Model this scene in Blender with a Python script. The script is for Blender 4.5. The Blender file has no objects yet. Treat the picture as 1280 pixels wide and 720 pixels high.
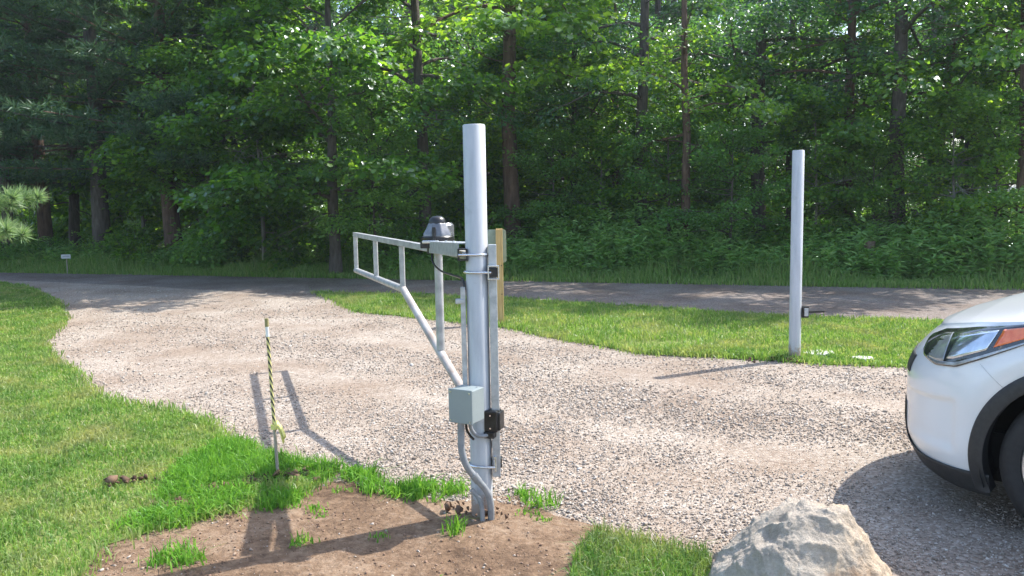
import bpy, bmesh, math, random
import numpy as np
from mathutils import Vector, Matrix
rng = np.random.default_rng(7)
R = math.radians
S = bpy.context.scene
COL = S.collection

# ------------------------------------------------------------------ camera
CAM_H, FPX = 1.5, 1066.0
_p, _r = R(6.3), R(1.0)
Fv = np.array([0, math.cos(_p), -math.sin(_p)])
_r0 = np.array([1.0, 0, 0]); _u0 = np.cross(_r0, Fv)
Rv = math.cos(_r) * _r0 - math.sin(_r) * _u0
Uv = math.cos(_r) * _u0 + math.sin(_r) * _r0
C0 = np.array([0, 0, CAM_H])
def G(x, y, z=0.0):
    d = Fv * FPX + Rv * (x - 640) - Uv * (y - 360)
    return C0 + d * ((z - CAM_H) / d[2])
def A(x, y, Y):
    d = Fv * FPX + Rv * (x - 640) - Uv * (y - 360)
    return C0 + d * (Y / d[1])
cam = bpy.data.cameras.new('camera'); co = bpy.data.objects.new('camera', cam); COL.objects.link(co)
cam.sensor_width = 36.0; cam.lens = FPX / 1280 * 36; cam.clip_end = 2000; cam.clip_start = 0.05
M3 = Matrix(((Rv[0], Uv[0], -Fv[0]), (Rv[1], Uv[1], -Fv[1]), (Rv[2], Uv[2], -Fv[2])))
co.matrix_world = Matrix.Translation(C0) @ M3.to_4x4()
S.camera = co

# ------------------------------------------------------------------ light
SUN = Vector((0.89, 0.457, 0)).normalized() * math.cos(R(51)) + Vector((0, 0, math.sin(R(51))))
w = bpy.data.worlds.new('World'); S.world = w; w.use_nodes = True
nt = w.node_tree; bg = nt.nodes['Background']
sky = nt.nodes.new('ShaderNodeTexSky'); sky.sky_type = 'NISHITA'; sky.sun_disc = False
sky.sun_elevation = R(51); sky.sun_rotation = math.atan2(SUN.x, SUN.y)
sky.dust_density = 1.5
nt.links.new(sky.outputs[0], bg.inputs[0]); bg.inputs[1].default_value = 0.15
sl = bpy.data.lights.new('sun', 'SUN'); so = bpy.data.objects.new('sun', sl); COL.objects.link(so)
sl.energy = 3.0; sl.angle = R(0.55); sl.color = (1, 0.965, 0.905)
so.rotation_euler = SUN.to_track_quat('Z', 'Y').to_euler()
S.view_settings.view_transform = 'Standard'; S.view_settings.look = 'None'
S.view_settings.exposure = 1.45; S.view_settings.gamma = 1
S.render.engine = 'CYCLES'
S.cycles.use_denoising = True; S.cycles.use_adaptive_sampling = True; S.cycles.adaptive_threshold = 0.02
S.cycles.max_bounces = 6; S.cycles.transparent_max_bounces = 4
S.cycles.diffuse_bounces = 3; S.cycles.transmission_bounces = 3; S.cycles.glossy_bounces = 2
S.cycles.caustics_reflective = False; S.cycles.caustics_refractive = False
S.cycles.sample_clamp_indirect = 6

# ------------------------------------------------------------------ materials
MATS = {}
def mat(name):
    m = bpy.data.materials.new(name); m.use_nodes = True
    MATS[name] = m
    return m, m.node_tree, m.node_tree.nodes['Principled BSDF']
def node(t, kind, **kw):
    n = t.nodes.new(kind)
    for k, v in kw.items():
        if k.startswith('i_'): n.inputs[k[2:].replace('_', ' ')].default_value = v
        else: setattr(n, k, v)
    return n
def ramp(t, stops, interp='LINEAR'):
    n = t.nodes.new('ShaderNodeValToRGB'); cr = n.color_ramp; cr.interpolation = interp
    while len(cr.elements) < len(stops): cr.elements.new(0.5)
    for e, (p, c) in zip(cr.elements, stops):
        e.position = p; e.color = (*c, 1) if len(c) == 3 else c
    return n
def coords(t, kind='Object'):
    return t.nodes.new('ShaderNodeTexCoord').outputs[kind]
def noise(t, vec, scale, detail=4, rough=0.55):
    n = t.nodes.new('ShaderNodeTexNoise'); n.inputs['Scale'].default_value = scale
    n.inputs['Detail'].default_value = detail; n.inputs['Roughness'].default_value = rough
    t.links.new(vec, n.inputs['Vector']); return n.outputs['Fac']
def bump(t, h, dist, strength=1.0, prev=None):
    b = t.nodes.new('ShaderNodeBump'); b.inputs['Distance'].default_value = dist
    b.inputs['Strength'].default_value = strength; t.links.new(h, b.inputs['Height'])
    if prev: t.links.new(prev, b.inputs['Normal'])
    return b.outputs['Normal']
def mix(t, a, b, fac, mode='MIX'):
    n = t.nodes.new('ShaderNodeMix'); n.data_type = 'RGBA'; n.blend_type = mode
    for sock, v in ((n.inputs[0], fac), (n.inputs[6], a), (n.inputs[7], b)):
        if hasattr(v, 'is_output'): t.links.new(v, sock)
        elif isinstance(v, (int, float)): sock.default_value = v
        else: sock.default_value = (*v, 1)
    return n.outputs[2]
def surf(name, c1, c2, scale, rough=0.6, metal=0.0, bscale=None, bdist=0.001, coat=0, c3=None, lo=0.35, hi=0.65):
    m, t, b = mat(name); v = coords(t)
    st = [(lo, c1), (hi, c2)] if c3 is None else [(lo, c1), ((lo + hi) / 2, c2), (hi, c3)]
    r = ramp(t, st); t.links.new(noise(t, v, scale, 6), r.inputs[0]); t.links.new(r.outputs[0], b.inputs['Base Color'])
    b.inputs['Roughness'].default_value = rough; b.inputs['Metallic'].default_value = metal
    b.inputs['Coat Weight'].default_value = coat
    if bscale: t.links.new(bump(t, noise(t, v, bscale, 5), bdist), b.inputs['Normal'])
    return m

# painted / metal / wood
def post_paint():
    m, t, b = mat('galvanised_paint'); v = coords(t)
    mp = node(t, 'ShaderNodeMapping'); mp.inputs['Scale'].default_value = (1, 1, 0.12); t.links.new(v, mp.inputs[0])
    r = ramp(t, [(0.32, (0.39, 0.40, 0.415)), (0.5, (0.46, 0.47, 0.485)), (0.7, (0.52, 0.525, 0.535))]); t.links.new(noise(t, mp.outputs[0], 26, 6, 0.65), r.inputs[0])
    sc = ramp(t, [(0.60, (1, 1, 1)), (0.68, (0.86, 0.85, 0.83)), (0.72, (1, 1, 1))]); t.links.new(noise(t, v, 11, 8, 0.7), sc.inputs[0]); c = mix(t, r.outputs[0], sc.outputs[0], 1.0, 'MULTIPLY')
    sx = node(t, 'ShaderNodeSeparateXYZ'); t.links.new(v, sx.inputs[0])
    ad = node(t, 'ShaderNodeMath', operation='MULTIPLY_ADD'); t.links.new(noise(t, v, 30, 6, 0.7), ad.inputs[0]); ad.inputs[1].default_value = -0.35; t.links.new(sx.outputs[2], ad.inputs[2])
    mud = ramp(t, [(0.0, (0.85, 0.85, 0.85)), (0.05, (0, 0, 0))]); a2 = node(t, 'ShaderNodeMath', operation='ADD'); t.links.new(ad.outputs[0], a2.inputs[0]); a2.inputs[1].default_value = 0.10; t.links.new(a2.outputs[0], mud.inputs[0])
    c = mix(t, c, (0.30, 0.21, 0.15), mud.outputs[0]); t.links.new(c, b.inputs['Base Color'])
    rr = ramp(t, [(0.35, (0.36, 0.36, 0.36)), (0.65, (0.52, 0.52, 0.52))]); t.links.new(noise(t, v, 14, 6), rr.inputs[0]); t.links.new(rr.outputs[0], b.inputs['Roughness'])
    t.links.new(bump(t, noise(t, v, 220, 4), 0.0006), b.inputs['Normal']); return m
POST = post_paint()
GALV = surf('galvanised_steel', (0.36, 0.38, 0.40), (0.52, 0.54, 0.55), 30, 0.42, 0.45, 200, 0.0004)
TUBE = surf('weathered_tube', (0.32, 0.32, 0.315), (0.48, 0.48, 0.465), 14, 0.5, 0.25, 200, 0.0004)
RUST = surf('rust_stained_tube', (0.36, 0.29, 0.24), (0.50, 0.47, 0.44), 7, 0.6, 0.2, 200, 0.0005)
BOXG = surf('grey_enamel', (0.24, 0.28, 0.28), (0.28, 0.32, 0.315), 6, 0.38, 0.0, 400, 0.0003)
PVC = surf('grey_conduit', (0.20, 0.215, 0.225), (0.28, 0.29, 0.30), 25, 0.5, 0, 200, 0.0004)
BLACK = surf('black_plastic', (0.010, 0.010, 0.011), (0.022, 0.022, 0.023), 40, 0.35, 0, 300, 0.0003)
CHROME = surf('bright_zinc', (0.65, 0.66, 0.67), (0.78, 0.78, 0.78), 50, 0.25, 0.85)
HEADG = surf('motor_housing_grey', (0.11, 0.115, 0.125), (0.19, 0.195, 0.205), 30, 0.3, 0.2, None, coat=0.5)
WHITEP = surf('white_paint', (0.72, 0.72, 0.70), (0.82, 0.82, 0.80), 20, 0.5, 0, 200, 0.0004)
def wood(name, c1, c2):
    m, t, b = mat(name); v = coords(t)
    mp = node(t, 'ShaderNodeMapping'); mp.inputs['Scale'].default_value = (18, 18, 1.2); t.links.new(v, mp.inputs[0])
    n = noise(t, mp.outputs[0], 4, 6); r = ramp(t, [(0.3, c1), (0.7, c2)])
    t.links.new(n, r.inputs[0]); t.links.new(r.outputs[0], b.inputs['Base Color']); b.inputs['Roughness'].default_value = 0.75
    t.links.new(bump(t, n, 0.003), b.inputs['Normal']); return m
LUMBER = wood('treated_lumber', (0.42, 0.26, 0.09), (0.62, 0.43, 0.18))
GREYWOOD = wood('grey_wood', (0.26, 0.22, 0.17), (0.42, 0.37, 0.30))
STUMPW = wood('brown_wood', (0.10, 0.065, 0.04), (0.22, 0.15, 0.10))
BOARD = surf('board_back', (0.22, 0.28, 0.21), (0.32, 0.38, 0.29), 10, 0.6, 0, 100, 0.0005)
YELLOW = surf('yellow_ribbon', (0.66, 0.62, 0.16), (0.76, 0.74, 0.30), 40, 0.4)
def tape():
    m, t, b = mat('hazard_tape'); v = coords(t)
    wv = node(t, 'ShaderNodeTexWave', wave_type='BANDS', bands_direction='DIAGONAL'); wv.inputs['Scale'].default_value = 17
    mp = node(t, 'ShaderNodeMapping'); mp.inputs['Scale'].default_value = (1.6, 1.6, 0.9); t.links.new(v, mp.inputs[0])
    t.links.new(mp.outputs[0], wv.inputs[0]); wv.inputs['Distortion'].default_value = 0.6
    r = ramp(t, [(0.42, (0.03, 0.03, 0.03)), (0.50, (0.66, 0.60, 0.24))])
    t.links.new(wv.outputs[1], r.inputs[0]); t.links.new(r.outputs[0], b.inputs['Base Color']); b.inputs['Roughness'].default_value = 0.4
    return m
TAPE = tape()

def ground_mat(name, stops, s1, s2, fine, bd, rough=0.95):
    m, t, b = mat(name); v = coords(t)
    r = ramp(t, stops); a = noise(t, v, s1, 5); c = noise(t, v, s2, 6, 0.7)
    mm = node(t, 'ShaderNodeMath', operation='ADD'); t.links.new(a, mm.inputs[0]); t.links.new(c, mm.inputs[1])
    m2 = node(t, 'ShaderNodeMath', operation='MULTIPLY'); t.links.new(mm.outputs[0], m2.inputs[0]); m2.inputs[1].default_value = 0.5
    t.links.new(m2.outputs[0], r.inputs[0]); t.links.new(r.outputs[0], b.inputs['Base Color'])
    b.inputs['Roughness'].default_value = rough; b.inputs['Specular IOR Level'].default_value = 0.2
    n1 = bump(t, noise(t, v, fine, 6, 0.65), bd)
    n2 = bump(t, noise(t, v, 7, 3), 0.05, 0.6, n1)
    t.links.new(n2, b.inputs['Normal']); return m
FLOOR = ground_mat('forest_floor', [(0.35, (0.03, 0.03, 0.014)), (0.5, (0.055, 0.055, 0.025)), (0.62, (0.045, 0.075, 0.02))], 1.3, 22, 40, 0.02)
SOIL = ground_mat('bare_soil', [(0.38, (0.105, 0.065, 0.040)), (0.5, (0.205, 0.132, 0.082)), (0.61, (0.30, 0.212, 0.142))], 1.7, 26, 70, 0.012)
TURF = ground_mat('turf_soil', [(0.35, (0.12, 0.14, 0.04)), (0.5, (0.18, 0.23, 0.06)), (0.65, (0.27, 0.27, 0.11))], 1.5, 30, 90, 0.01)
def gravel_mat(name, tint):
    m, t, b = mat(name); v = coords(t)
    vo = node(t, 'ShaderNodeTexVoronoi'); vo.inputs['Scale'].default_value = 75; t.links.new(v, vo.inputs['Vector'])
    vo2 = node(t, 'ShaderNodeTexVoronoi'); vo2.inputs['Scale'].default_value = 140; t.links.new(v, vo2.inputs['Vector'])
    sep = node(t, 'ShaderNodeSeparateColor'); t.links.new(vo.outputs['Color'], sep.inputs[0])
    c1 = ramp(t, [(0.0, (0.26, 0.21, 0.17)), (0.4, (0.35, 0.295, 0.245)), (0.8, (0.42, 0.365, 0.31)), (1.0, (0.52, 0.47, 0.42))])
    t.links.new(sep.outputs[0], c1.inputs[0])
    c2 = ramp(t, [(0.36, (0.76, 0.69, 0.63)), (0.62, (1.0, 0.99, 0.97))]); t.links.new(noise(t, v, 1.1, 6, 0.6), c2.inputs[0])
    c = mix(t, c1.outputs[0], c2.outputs[0], 1.0, 'MULTIPLY'); c = mix(t, c, tint, 1.0, 'MULTIPLY')
    t.links.new(c, b.inputs['Base Color']); b.inputs['Roughness'].default_value = 0.95; b.inputs['Specular IOR Level'].default_value = 0.15
    inv = node(t, 'ShaderNodeMath', operation='SUBTRACT'); inv.inputs[0].default_value = 1; t.links.new(vo.outputs['Distance'], inv.inputs[1])
    inv2 = node(t, 'ShaderNodeMath', operation='SUBTRACT'); inv2.inputs[0].default_value = 1; t.links.new(vo2.outputs['Distance'], inv2.inputs[1])
    n1 = bump(t, inv.outputs[0], 0.008, 0.7); n2 = bump(t, inv2.outputs[0], 0.004, 0.7, n1)
    n3 = bump(t, noise(t, v, 2.2, 4), 0.06, 0.5, n2)
    t.links.new(n3, b.inputs['Normal']); return m
GRAVEL = gravel_mat('gravel', (1.0, 1.0, 1.0))
LANE = gravel_mat('shaded_lane_gravel', (0.66, 0.66, 0.70))  # same gravel as the drive, with the lane's shade put into the tint
def island(name, stops, rough=0.9, spec=0.2, bs=None):
    m, t, b = mat(name); g = node(t, 'ShaderNodeNewGeometry')
    r = ramp(t, stops); t.links.new(g.outputs['Random Per Island'], r.inputs[0])
    col = r.outputs[0]
    if bs:
        v = coords(t); n = noise(t, v, bs, 5)
        rr = ramp(t, [(0.3, (0.75, 0.72, 0.7)), (0.7, (1.1, 1.1, 1.1))]); t.links.new(n, rr.inputs[0]); col = mix(t, col, rr.outputs[0], 1.0, 'MULTIPLY')
    t.links.new(col, b.inputs['Base Color']); b.inputs['Roughness'].default_value = rough; b.inputs['Specular IOR Level'].default_value = spec
    return m
STONES = island('crushed_stone', [(0, (0.25, 0.205, 0.165)), (0.3, (0.35, 0.30, 0.25)), (0.7, (0.43, 0.375, 0.32)), (0.93, (0.53, 0.48, 0.425)), (1, (0.66, 0.63, 0.58))], bs=60)
def leafmat(name, stops, trans, tcol_gain=(1.5, 1.6, 0.6), gloss=0.08, grough=0.35, dry=None):
    m, t, b = mat(name); t.nodes.remove(b); out = t.nodes['Material Output']
    g = node(t, 'ShaderNodeNewGeometry'); r = ramp(t, stops); t.links.new(g.outputs['Random Per Island'], r.inputs[0])
    oi = node(t, 'ShaderNodeObjectInfo')
    hs = node(t, 'ShaderNodeHueSaturation')
    mr = node(t, 'ShaderNodeMapRange'); t.links.new(oi.outputs['Random'], mr.inputs[0]); mr.inputs[3].default_value = 0.8; mr.inputs[4].default_value = 1.2
    mh = node(t, 'ShaderNodeMapRange'); t.links.new(oi.outputs['Random'], mh.inputs[0]); mh.inputs[3].default_value = 0.512; mh.inputs[4].default_value = 0.488
    t.links.new(mr.outputs[0], hs.inputs['Value']); t.links.new(mh.outputs[0], hs.inputs['Hue']); t.links.new(r.outputs[0], hs.inputs['Color'])
    hc_ = hs.outputs[0]
    if dry:
        v = coords(t); r2 = ramp(t, [(0.48, (0, 0, 0)), (0.66, (0.85, 0.85, 0.85))]); t.links.new(noise(t, v, 1.6, 6, 0.65), r2.inputs[0]); hc_ = mix(t, hc_, dry, r2.outputs[0])
        r3 = ramp(t, [(0.40, (0.72, 0.80, 0.78)), (0.60, (1.08, 1.05, 1.0))]); t.links.new(noise(t, v, 4.5, 4, 0.6), r3.inputs[0]); hc_ = mix(t, hc_, r3.outputs[0], 1.0, 'MULTIPLY')
    d = node(t, 'ShaderNodeBsdfDiffuse'); t.links.new(hc_, d.inputs[0])
    tc = mix(t, hc_, tcol_gain, 1.0, 'MULTIPLY')
    tr = node(t, 'ShaderNodeBsdfTranslucent'); t.links.new(tc, tr.inputs[0])
    mx = node(t, 'ShaderNodeMixShader'); mx.inputs[0].default_value = trans; t.links.new(d.outputs[0], mx.inputs[1]); t.links.new(tr.outputs[0], mx.inputs[2])
    gl = node(t, 'ShaderNodeBsdfGlossy'); gl.inputs['Roughness'].default_value = grough; gl.inputs[0].default_value = (0.9, 0.95, 1, 1)
    fr = node(t, 'ShaderNodeFresnel'); fr.inputs[0].default_value = 1.35
    fm = node(t, 'ShaderNodeMath', operation='MULTIPLY'); t.links.new(fr.outputs[0], fm.inputs[0]); fm.inputs[1].default_value = gloss * 1.4
    m2 = node(t, 'ShaderNodeMixShader'); t.links.new(fm.outputs[0], m2.inputs[0]); t.links.new(mx.outputs[0], m2.inputs[1]); t.links.new(gl.outputs[0], m2.inputs[2])
    t.links.new(m2.outputs[0], out.inputs[0]); return m
L_MAPLE = leafmat('maple_leaf', [(0, (0.065, 0.145, 0.032)), (0.6, (0.11, 0.225, 0.042)), (1, (0.20, 0.31, 0.055))], 0.55, (2.3, 2.3, 0.8))
L_DARK = leafmat('dark_leaf', [(0, (0.048, 0.115, 0.062)), (0.6, (0.068, 0.155, 0.075)), (1, (0.10, 0.20, 0.075))], 0.52, (2.1, 2.2, 0.8))
L_BUSH = leafmat('bush_leaf', [(0, (0.095, 0.20, 0.06)), (0.6, (0.14, 0.28, 0.08)), (1, (0.21, 0.35, 0.10))], 0.5, (2.1, 2.1, 0.8))
L_WEED = leafmat('weed_leaf', [(0, (0.14, 0.27, 0.08)), (0.6, (0.20, 0.36, 0.11)), (1, (0.30, 0.44, 0.15))], 0.45, (1.9, 1.9, 0.8))
L_PINE = leafmat('pine_needle', [(0, (0.05, 0.105, 0.06)), (0.6, (0.075, 0.14, 0.07)), (1, (0.11, 0.17, 0.085))], 0.2, (1.3, 1.4, 0.8), 0.05)
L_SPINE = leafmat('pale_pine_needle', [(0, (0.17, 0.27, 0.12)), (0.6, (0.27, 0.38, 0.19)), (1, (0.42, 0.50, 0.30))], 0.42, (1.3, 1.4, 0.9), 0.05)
L_GRASS = leafmat('lawn_blade', [(0, (0.125, 0.235, 0.055)), (0.5, (0.18, 0.315, 0.075)), (0.85, (0.27, 0.38, 0.12)), (1, (0.46, 0.43, 0.26))], 0.42, (1.4, 1.4, 0.7), 0.03, 0.5, (0.37, 0.37, 0.17))
L_TUFT = leafmat('lush_blade', [(0, (0.09, 0.23, 0.035)), (0.5, (0.13, 0.31, 0.045)), (1, (0.20, 0.38, 0.06))], 0.42, (1.4, 1.4, 0.7), 0.03, 0.45)
L_VERGE = leafmat('verge_blade', [(0, (0.12, 0.23, 0.06)), (0.5, (0.18, 0.31, 0.08)), (1, (0.30, 0.36, 0.15))], 0.4, (1.4, 1.4, 0.7), 0.03, 0.5)
def bark(name, c1, c2):
    m, t, b = mat(name); v = coords(t)
    mp = node(t, 'ShaderNodeMapping'); mp.inputs['Scale'].default_value = (1, 1, 0.18); t.links.new(v, mp.inputs[0])
    n = noise(t, mp.outputs[0], 22, 7, 0.7); r = ramp(t, [(0.35, c1), (0.65, c2)]); t.links.new(n, r.inputs[0])
    t.links.new(r.outputs[0], b.inputs['Base Color']); b.inputs['Roughness'].default_value = 0.95
    t.links.new(bump(t, n, 0.03), b.inputs['Normal']); return m
BARK = bark('grey_bark', (0.05, 0.04, 0.032), (0.15, 0.125, 0.105))
BARKR = bark('reddish_bark', (0.07, 0.042, 0.03), (0.19, 0.12, 0.085))
BARKP = bark('pale_bark', (0.13, 0.12, 0.10), (0.28, 0.26, 0.22))

# ------------------------------------------------------------------ mesh helpers
class MB:
    def __init__(s): s.v = []; s.f = []
    def add(s, V, Fc):
        o = len(s.v); s.v.extend([tuple(map(float, q)) for q in V]); s.f.extend([tuple(int(i) + o for i in q) for q in Fc])
    def tube(s, pts, rad, n=8, cap=True, square=False):
        pts = [np.array(p, float) for p in pts]
        if not hasattr(rad, '__len__'): rad = [rad] * len(pts)
        V = []; Fc = []; up = None
        for i, p in enumerate(pts):
            a = pts[min(i + 1, len(pts) - 1)] - pts[max(i - 1, 0)]; a = a / (np.linalg.norm(a) + 1e-9)
            if up is None:
                up = np.array([0, 0, 1.0]) if abs(a[2]) < 0.9 else np.array([0, 1.0, 0])
            e1 = up - a * up.dot(a); e1 /= np.linalg.norm(e1) + 1e-9; e2 = np.cross(a, e1); up = e1
            for k in range(n):
                th = 2 * math.pi * (k + (0.5 if square else 0)) / n
                V.append(p + rad[i] * (e1 * math.cos(th) + e2 * math.sin(th)))
        for i in range(len(pts) - 1):
            for k in range(n):
                Fc.append((i * n + k, i * n + (k + 1) % n, (i + 1) * n + (k + 1) % n, (i + 1) * n + k))
        if cap:
            Fc.append(tuple(range(n))[::-1]); Fc.append(tuple((len(pts) - 1) * n + k for k in range(n)))
        s.add(V, Fc); return s
    def box(s, c, size, M=None):
        c = np.array(c, float); h = np.array(size) / 2
        V = [np.array([sx, sy, sz]) * h for sx in (-1, 1) for sy in (-1, 1) for sz in (-1, 1)]
        if M is not None: V = [np.array(M @ Vector(v)) for v in V]
        s.add([v + c for v in V], [(0, 1, 3, 2), (4, 6, 7, 5), (0, 4, 5, 1), (2, 3, 7, 6), (0, 2, 6, 4), (1, 5, 7, 3)]); return s
    def lathe(s, prof, n=24, c=(0, 0, 0), M=None):
        V = []; Fc = []
        for (r, z) in prof:
            for k in range(n):
                t = 2 * math.pi * k / n; q = Vector((r * math.cos(t), r * math.sin(t), z))
                if M is not None: q = M @ q
                V.append(np.array(q) + np.array(c))
        for i in range(len(prof) - 1):
            for k in range(n):
                Fc.append((i * n + k, i * n + (k + 1) % n, (i + 1) * n + (k + 1) % n, (i + 1) * n + k))
        s.add(V, Fc); return s
    def grid(s, P):
        n, m = len(P), len(P[0]); V = [q for row in P for q in row]
        s.add(V, [(i * m + j, i * m + j + 1, (i + 1) * m + j + 1, (i + 1) * m + j) for i in range(n - 1) for j in range(m - 1)]); return s
    def build(s, name, m, parent=None, smooth=None, bevel=0, loc=None):
        me = bpy.data.meshes.new(name); me.from_pydata(s.v, [], s.f); me.update()
        me.materials.append(m); o = bpy.data.objects.new(name, me); COL.objects.link(o)
        bm = bmesh.new(); bm.from_mesh(me); bmesh.ops.recalc_face_normals(bm, faces=bm.faces); bm.to_mesh(me); bm.free()
        if smooth is not None: shade(me, smooth)
        if bevel:
            b = o.modifiers.new('bevel', 'BEVEL'); b.width = bevel; b.segments = 2; b.limit_method = 'ANGLE'
        if parent: o.parent = parent
        if loc is not None: o.location = loc
        return o
def shade(me, ang):
    me.polygons.foreach_set('use_smooth', np.ones(len(me.polygons), bool))
    try: me.set_sharp_from_angle(angle=R(ang))
    except Exception: pass
def np_mesh(name, V, Fc, m, smooth=False):
    """V (n,3), Fc (k, s) uniform polygons or list of such"""
    me = bpy.data.meshes.new(name)
    Fl = Fc if isinstance(Fc, list) else [Fc]
    loops = np.concatenate([f.ravel() for f in Fl]).astype(np.int32)
    tot = np.concatenate([np.full(len(f), f.shape[1], np.int32) for f in Fl])
    st = np.concatenate([[0], np.cumsum(tot)[:-1]]).astype(np.int32)
    me.vertices.add(len(V)); me.vertices.foreach_set('co', V.astype(np.float32).ravel())
    me.loops.add(len(loops)); me.loops.foreach_set('vertex_index', loops)
    me.polygons.add(len(tot)); me.polygons.foreach_set('loop_start', st); me.polygons.foreach_set('loop_total', tot)
    me.update(calc_edges=True); me.materials.append(m)
    if smooth: me.polygons.foreach_set('use_smooth', np.ones(len(tot), bool))
    return me
def link(name, me, parent=None, loc=None):
    o = bpy.data.objects.new(name, me); COL.objects.link(o)
    if parent: o.parent = parent
    if loc is not None: o.location = loc
    return o
def empty(name, loc=(0, 0, 0), rz=0):
    o = bpy.data.objects.new(name, None); COL.objects.link(o); o.location = loc; o.rotation_euler = (0, 0, rz); o.empty_display_size = 0.1
    return o
def tag(o, label=None, cat=None, group=None, kind=None):
    if label: o['label'] = label
    if cat: o['category'] = cat
    if group: o['group'] = group
    if kind: o['kind'] = kind
    return o
def inside(P, poly):
    x, y = P[:, 0], P[:, 1]; r = np.zeros(len(P), bool); n = len(poly)
    for i in range(n):
        x1, y1 = poly[i][:2]; x2, y2 = poly[(i + 1) % n][:2]
        c = (y1 > y) != (y2 > y)
        xi = (x2 - x1) * (y - y1) / ((y2 - y1) if y2 != y1 else 1e-9) + x1
        r ^= c & (x < xi)
    return r
def vnoise(P, scale, seed):
    """smooth value noise in 2-D, 0..1"""
    g = np.random.default_rng(seed).random((64, 64)); q = P * scale; i = np.floor(q).astype(int); f = q - i; f = f * f * (3 - 2 * f)
    a = g[i[:, 0] % 64, i[:, 1] % 64]; b = g[(i[:, 0] + 1) % 64, i[:, 1] % 64]; c = g[i[:, 0] % 64, (i[:, 1] + 1) % 64]; d = g[(i[:, 0] + 1) % 64, (i[:, 1] + 1) % 64]
    return (a * (1 - f[:, 0]) + b * f[:, 0]) * (1 - f[:, 1]) + (c * (1 - f[:, 0]) + d * f[:, 0]) * f[:, 1]
def wobble(poly, amp, step=0.12, seed=1, maxlen=4.0):
    out = []; r = np.random.default_rng(seed); n = len(poly)
    for i in range(n):
        a = np.array(poly[i][:2], float); b = np.array(poly[(i + 1) % n][:2], float); L = np.linalg.norm(b - a)
        k = max(1, int(min(L / step, 400)))
        for j in range(k):
            p = a + (b - a) * j / k
            out.append(p)
    P = np.array(out)
    d = np.stack([vnoise(P + 50, 1.6, seed) + 0.6 * vnoise(P + 50, 5, seed + 1) - 0.8, vnoise(P + 90, 1.6, seed + 2) + 0.6 * vnoise(P + 90, 5, seed + 3) - 0.8], 1)
    return P + d * amp * 2
def sheet(name, poly, z, m):
    bm = bmesh.new(); vs = [bm.verts.new((p[0], p[1], z)) for p in poly]
    f = bm.faces.new(vs); bmesh.ops.triangulate(bm, faces=[f]); bmesh.ops.recalc_face_normals(bm, faces=bm.faces)
    if sum(ff.normal.z * ff.calc_area() for ff in bm.faces) < 0: bmesh.ops.reverse_faces(bm, faces=bm.faces)
    me = bpy.data.meshes.new(name); bm.to_mesh(me); bm.free(); me.materials.append(m)
    return tag(link(name, me), kind='structure')
px = lambda *a: [G(x, y)[:2] for x, y in a]

# ------------------------------------------------------------------ the ground
EDGE = lambda X: 14.9 - 0.34 * X                       # far edge of the lane
big = [(-600, -200), (600, -200), (600, 900), (-600, 900)]
sheet('ground', big, 0, FLOOR)
lane_poly = wobble([(-30, EDGE(-30)), (-30, EDGE(-30) - 6), (-12, 13.5), (-3.2, 12.0), *px((626, 373), (992, 396), (1185, 403)), (9, 7.6), (30, -0.5), (30, EDGE(30))], 0.12, 0.3, 5)
sheet('lane', lane_poly, 0.004, LANE)
drive_poly = wobble([(-11, EDGE(-11) - 1.6), (-13, 14.5), *px((0, 352), (40, 362), (76, 378), (76, 400), (62, 420), (58, 440), (78, 460), (112, 485), (160, 507), (215, 520), (258, 533), (290, 550), (330, 572), (400, 590), (440, 605), (520, 628), (620, 630), (690, 640), (745, 662), (800, 672), (870, 690)), (0.75, 2.6), (0.9, 0.5), (6, -3), (12, 2), (9, 7.3), *px((1140, 462), (1000, 455), (900, 449), (800, 444), (720, 431), (630, 411), (450, 391), (385, 372)), (-3.3, 13.0), (-6, 14.6)], 0.06, 0.12, 9)
drive_sheet = [(-11, EDGE(-11) - 1.6), (-13, 14.3), (-14, 14.2), (-14, -4), (12, -4), (12, 2), (9, 6.9), *px((1185, 432), (1000, 424), (800, 412), (630, 392), (500, 380), (410, 369)), (-3.3, 13.0), (-6, 14.6)]
sheet('gravel_driveway', wobble(drive_sheet, 0.06, 0.2, 9), 0.008, GRAVEL)
lawn_poly = wobble([*px((0, 353), (38, 364), (73, 380), (73, 400), (58, 421), (54, 441), (75, 462), (110, 487), (160, 509), (214, 522), (257, 536), (290, 553), (330, 575), (400, 590), (418, 598), (395, 615), (330, 628), (300, 640), (240, 655), (190, 668), (120, 690), (110, 720)), (-1.9, 2.6), (-1.4, 0.5), (-3, -3), (-30, -3), (-30, 14), (-13, 14.8)], 0.05, 0.1, 15)
sheet('lawn', lawn_poly, 0.016, TURF)
isl_poly = wobble([*px((392, 367), (500, 370), (626, 375), (800, 386), (992, 398), (1130, 403), (1185, 405)), (9, 7.55), (8.4, 6.2), *px((1180, 466), (1140, 462), (1000, 455), (900, 449), (800, 444), (720, 431), (630, 411), (450, 391))], 0.05, 0.12, 21)
sheet('island_lawn', isl_poly, 0.016, TURF)
soil_poly = wobble([*px((90, 725), (110, 692), (190, 664), (290, 640), (330, 616), (395, 606), (432, 603), (500, 625), (560, 632), (600, 626), (655, 624), (700, 648), (748, 662), (728, 685), (706, 722)), (0.15, 2.6), (0, 1), (-1.0, 1), (-1.7, 2.6)], 0.04, 0.1, 31)
sheet('bare_soil', soil_poly, 0.012, SOIL)
fore_poly = wobble([*px((752, 664), (800, 676), (880, 692), (892, 722)), (0.85, 2.6), (0.9, 0.6), (0.0, 0.6), (0.15, 2.6), *px((708, 722), (728, 686))], 0.03, 0.1, 41)
sheet('foreground_turf', fore_poly, 0.016, TURF)

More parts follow.
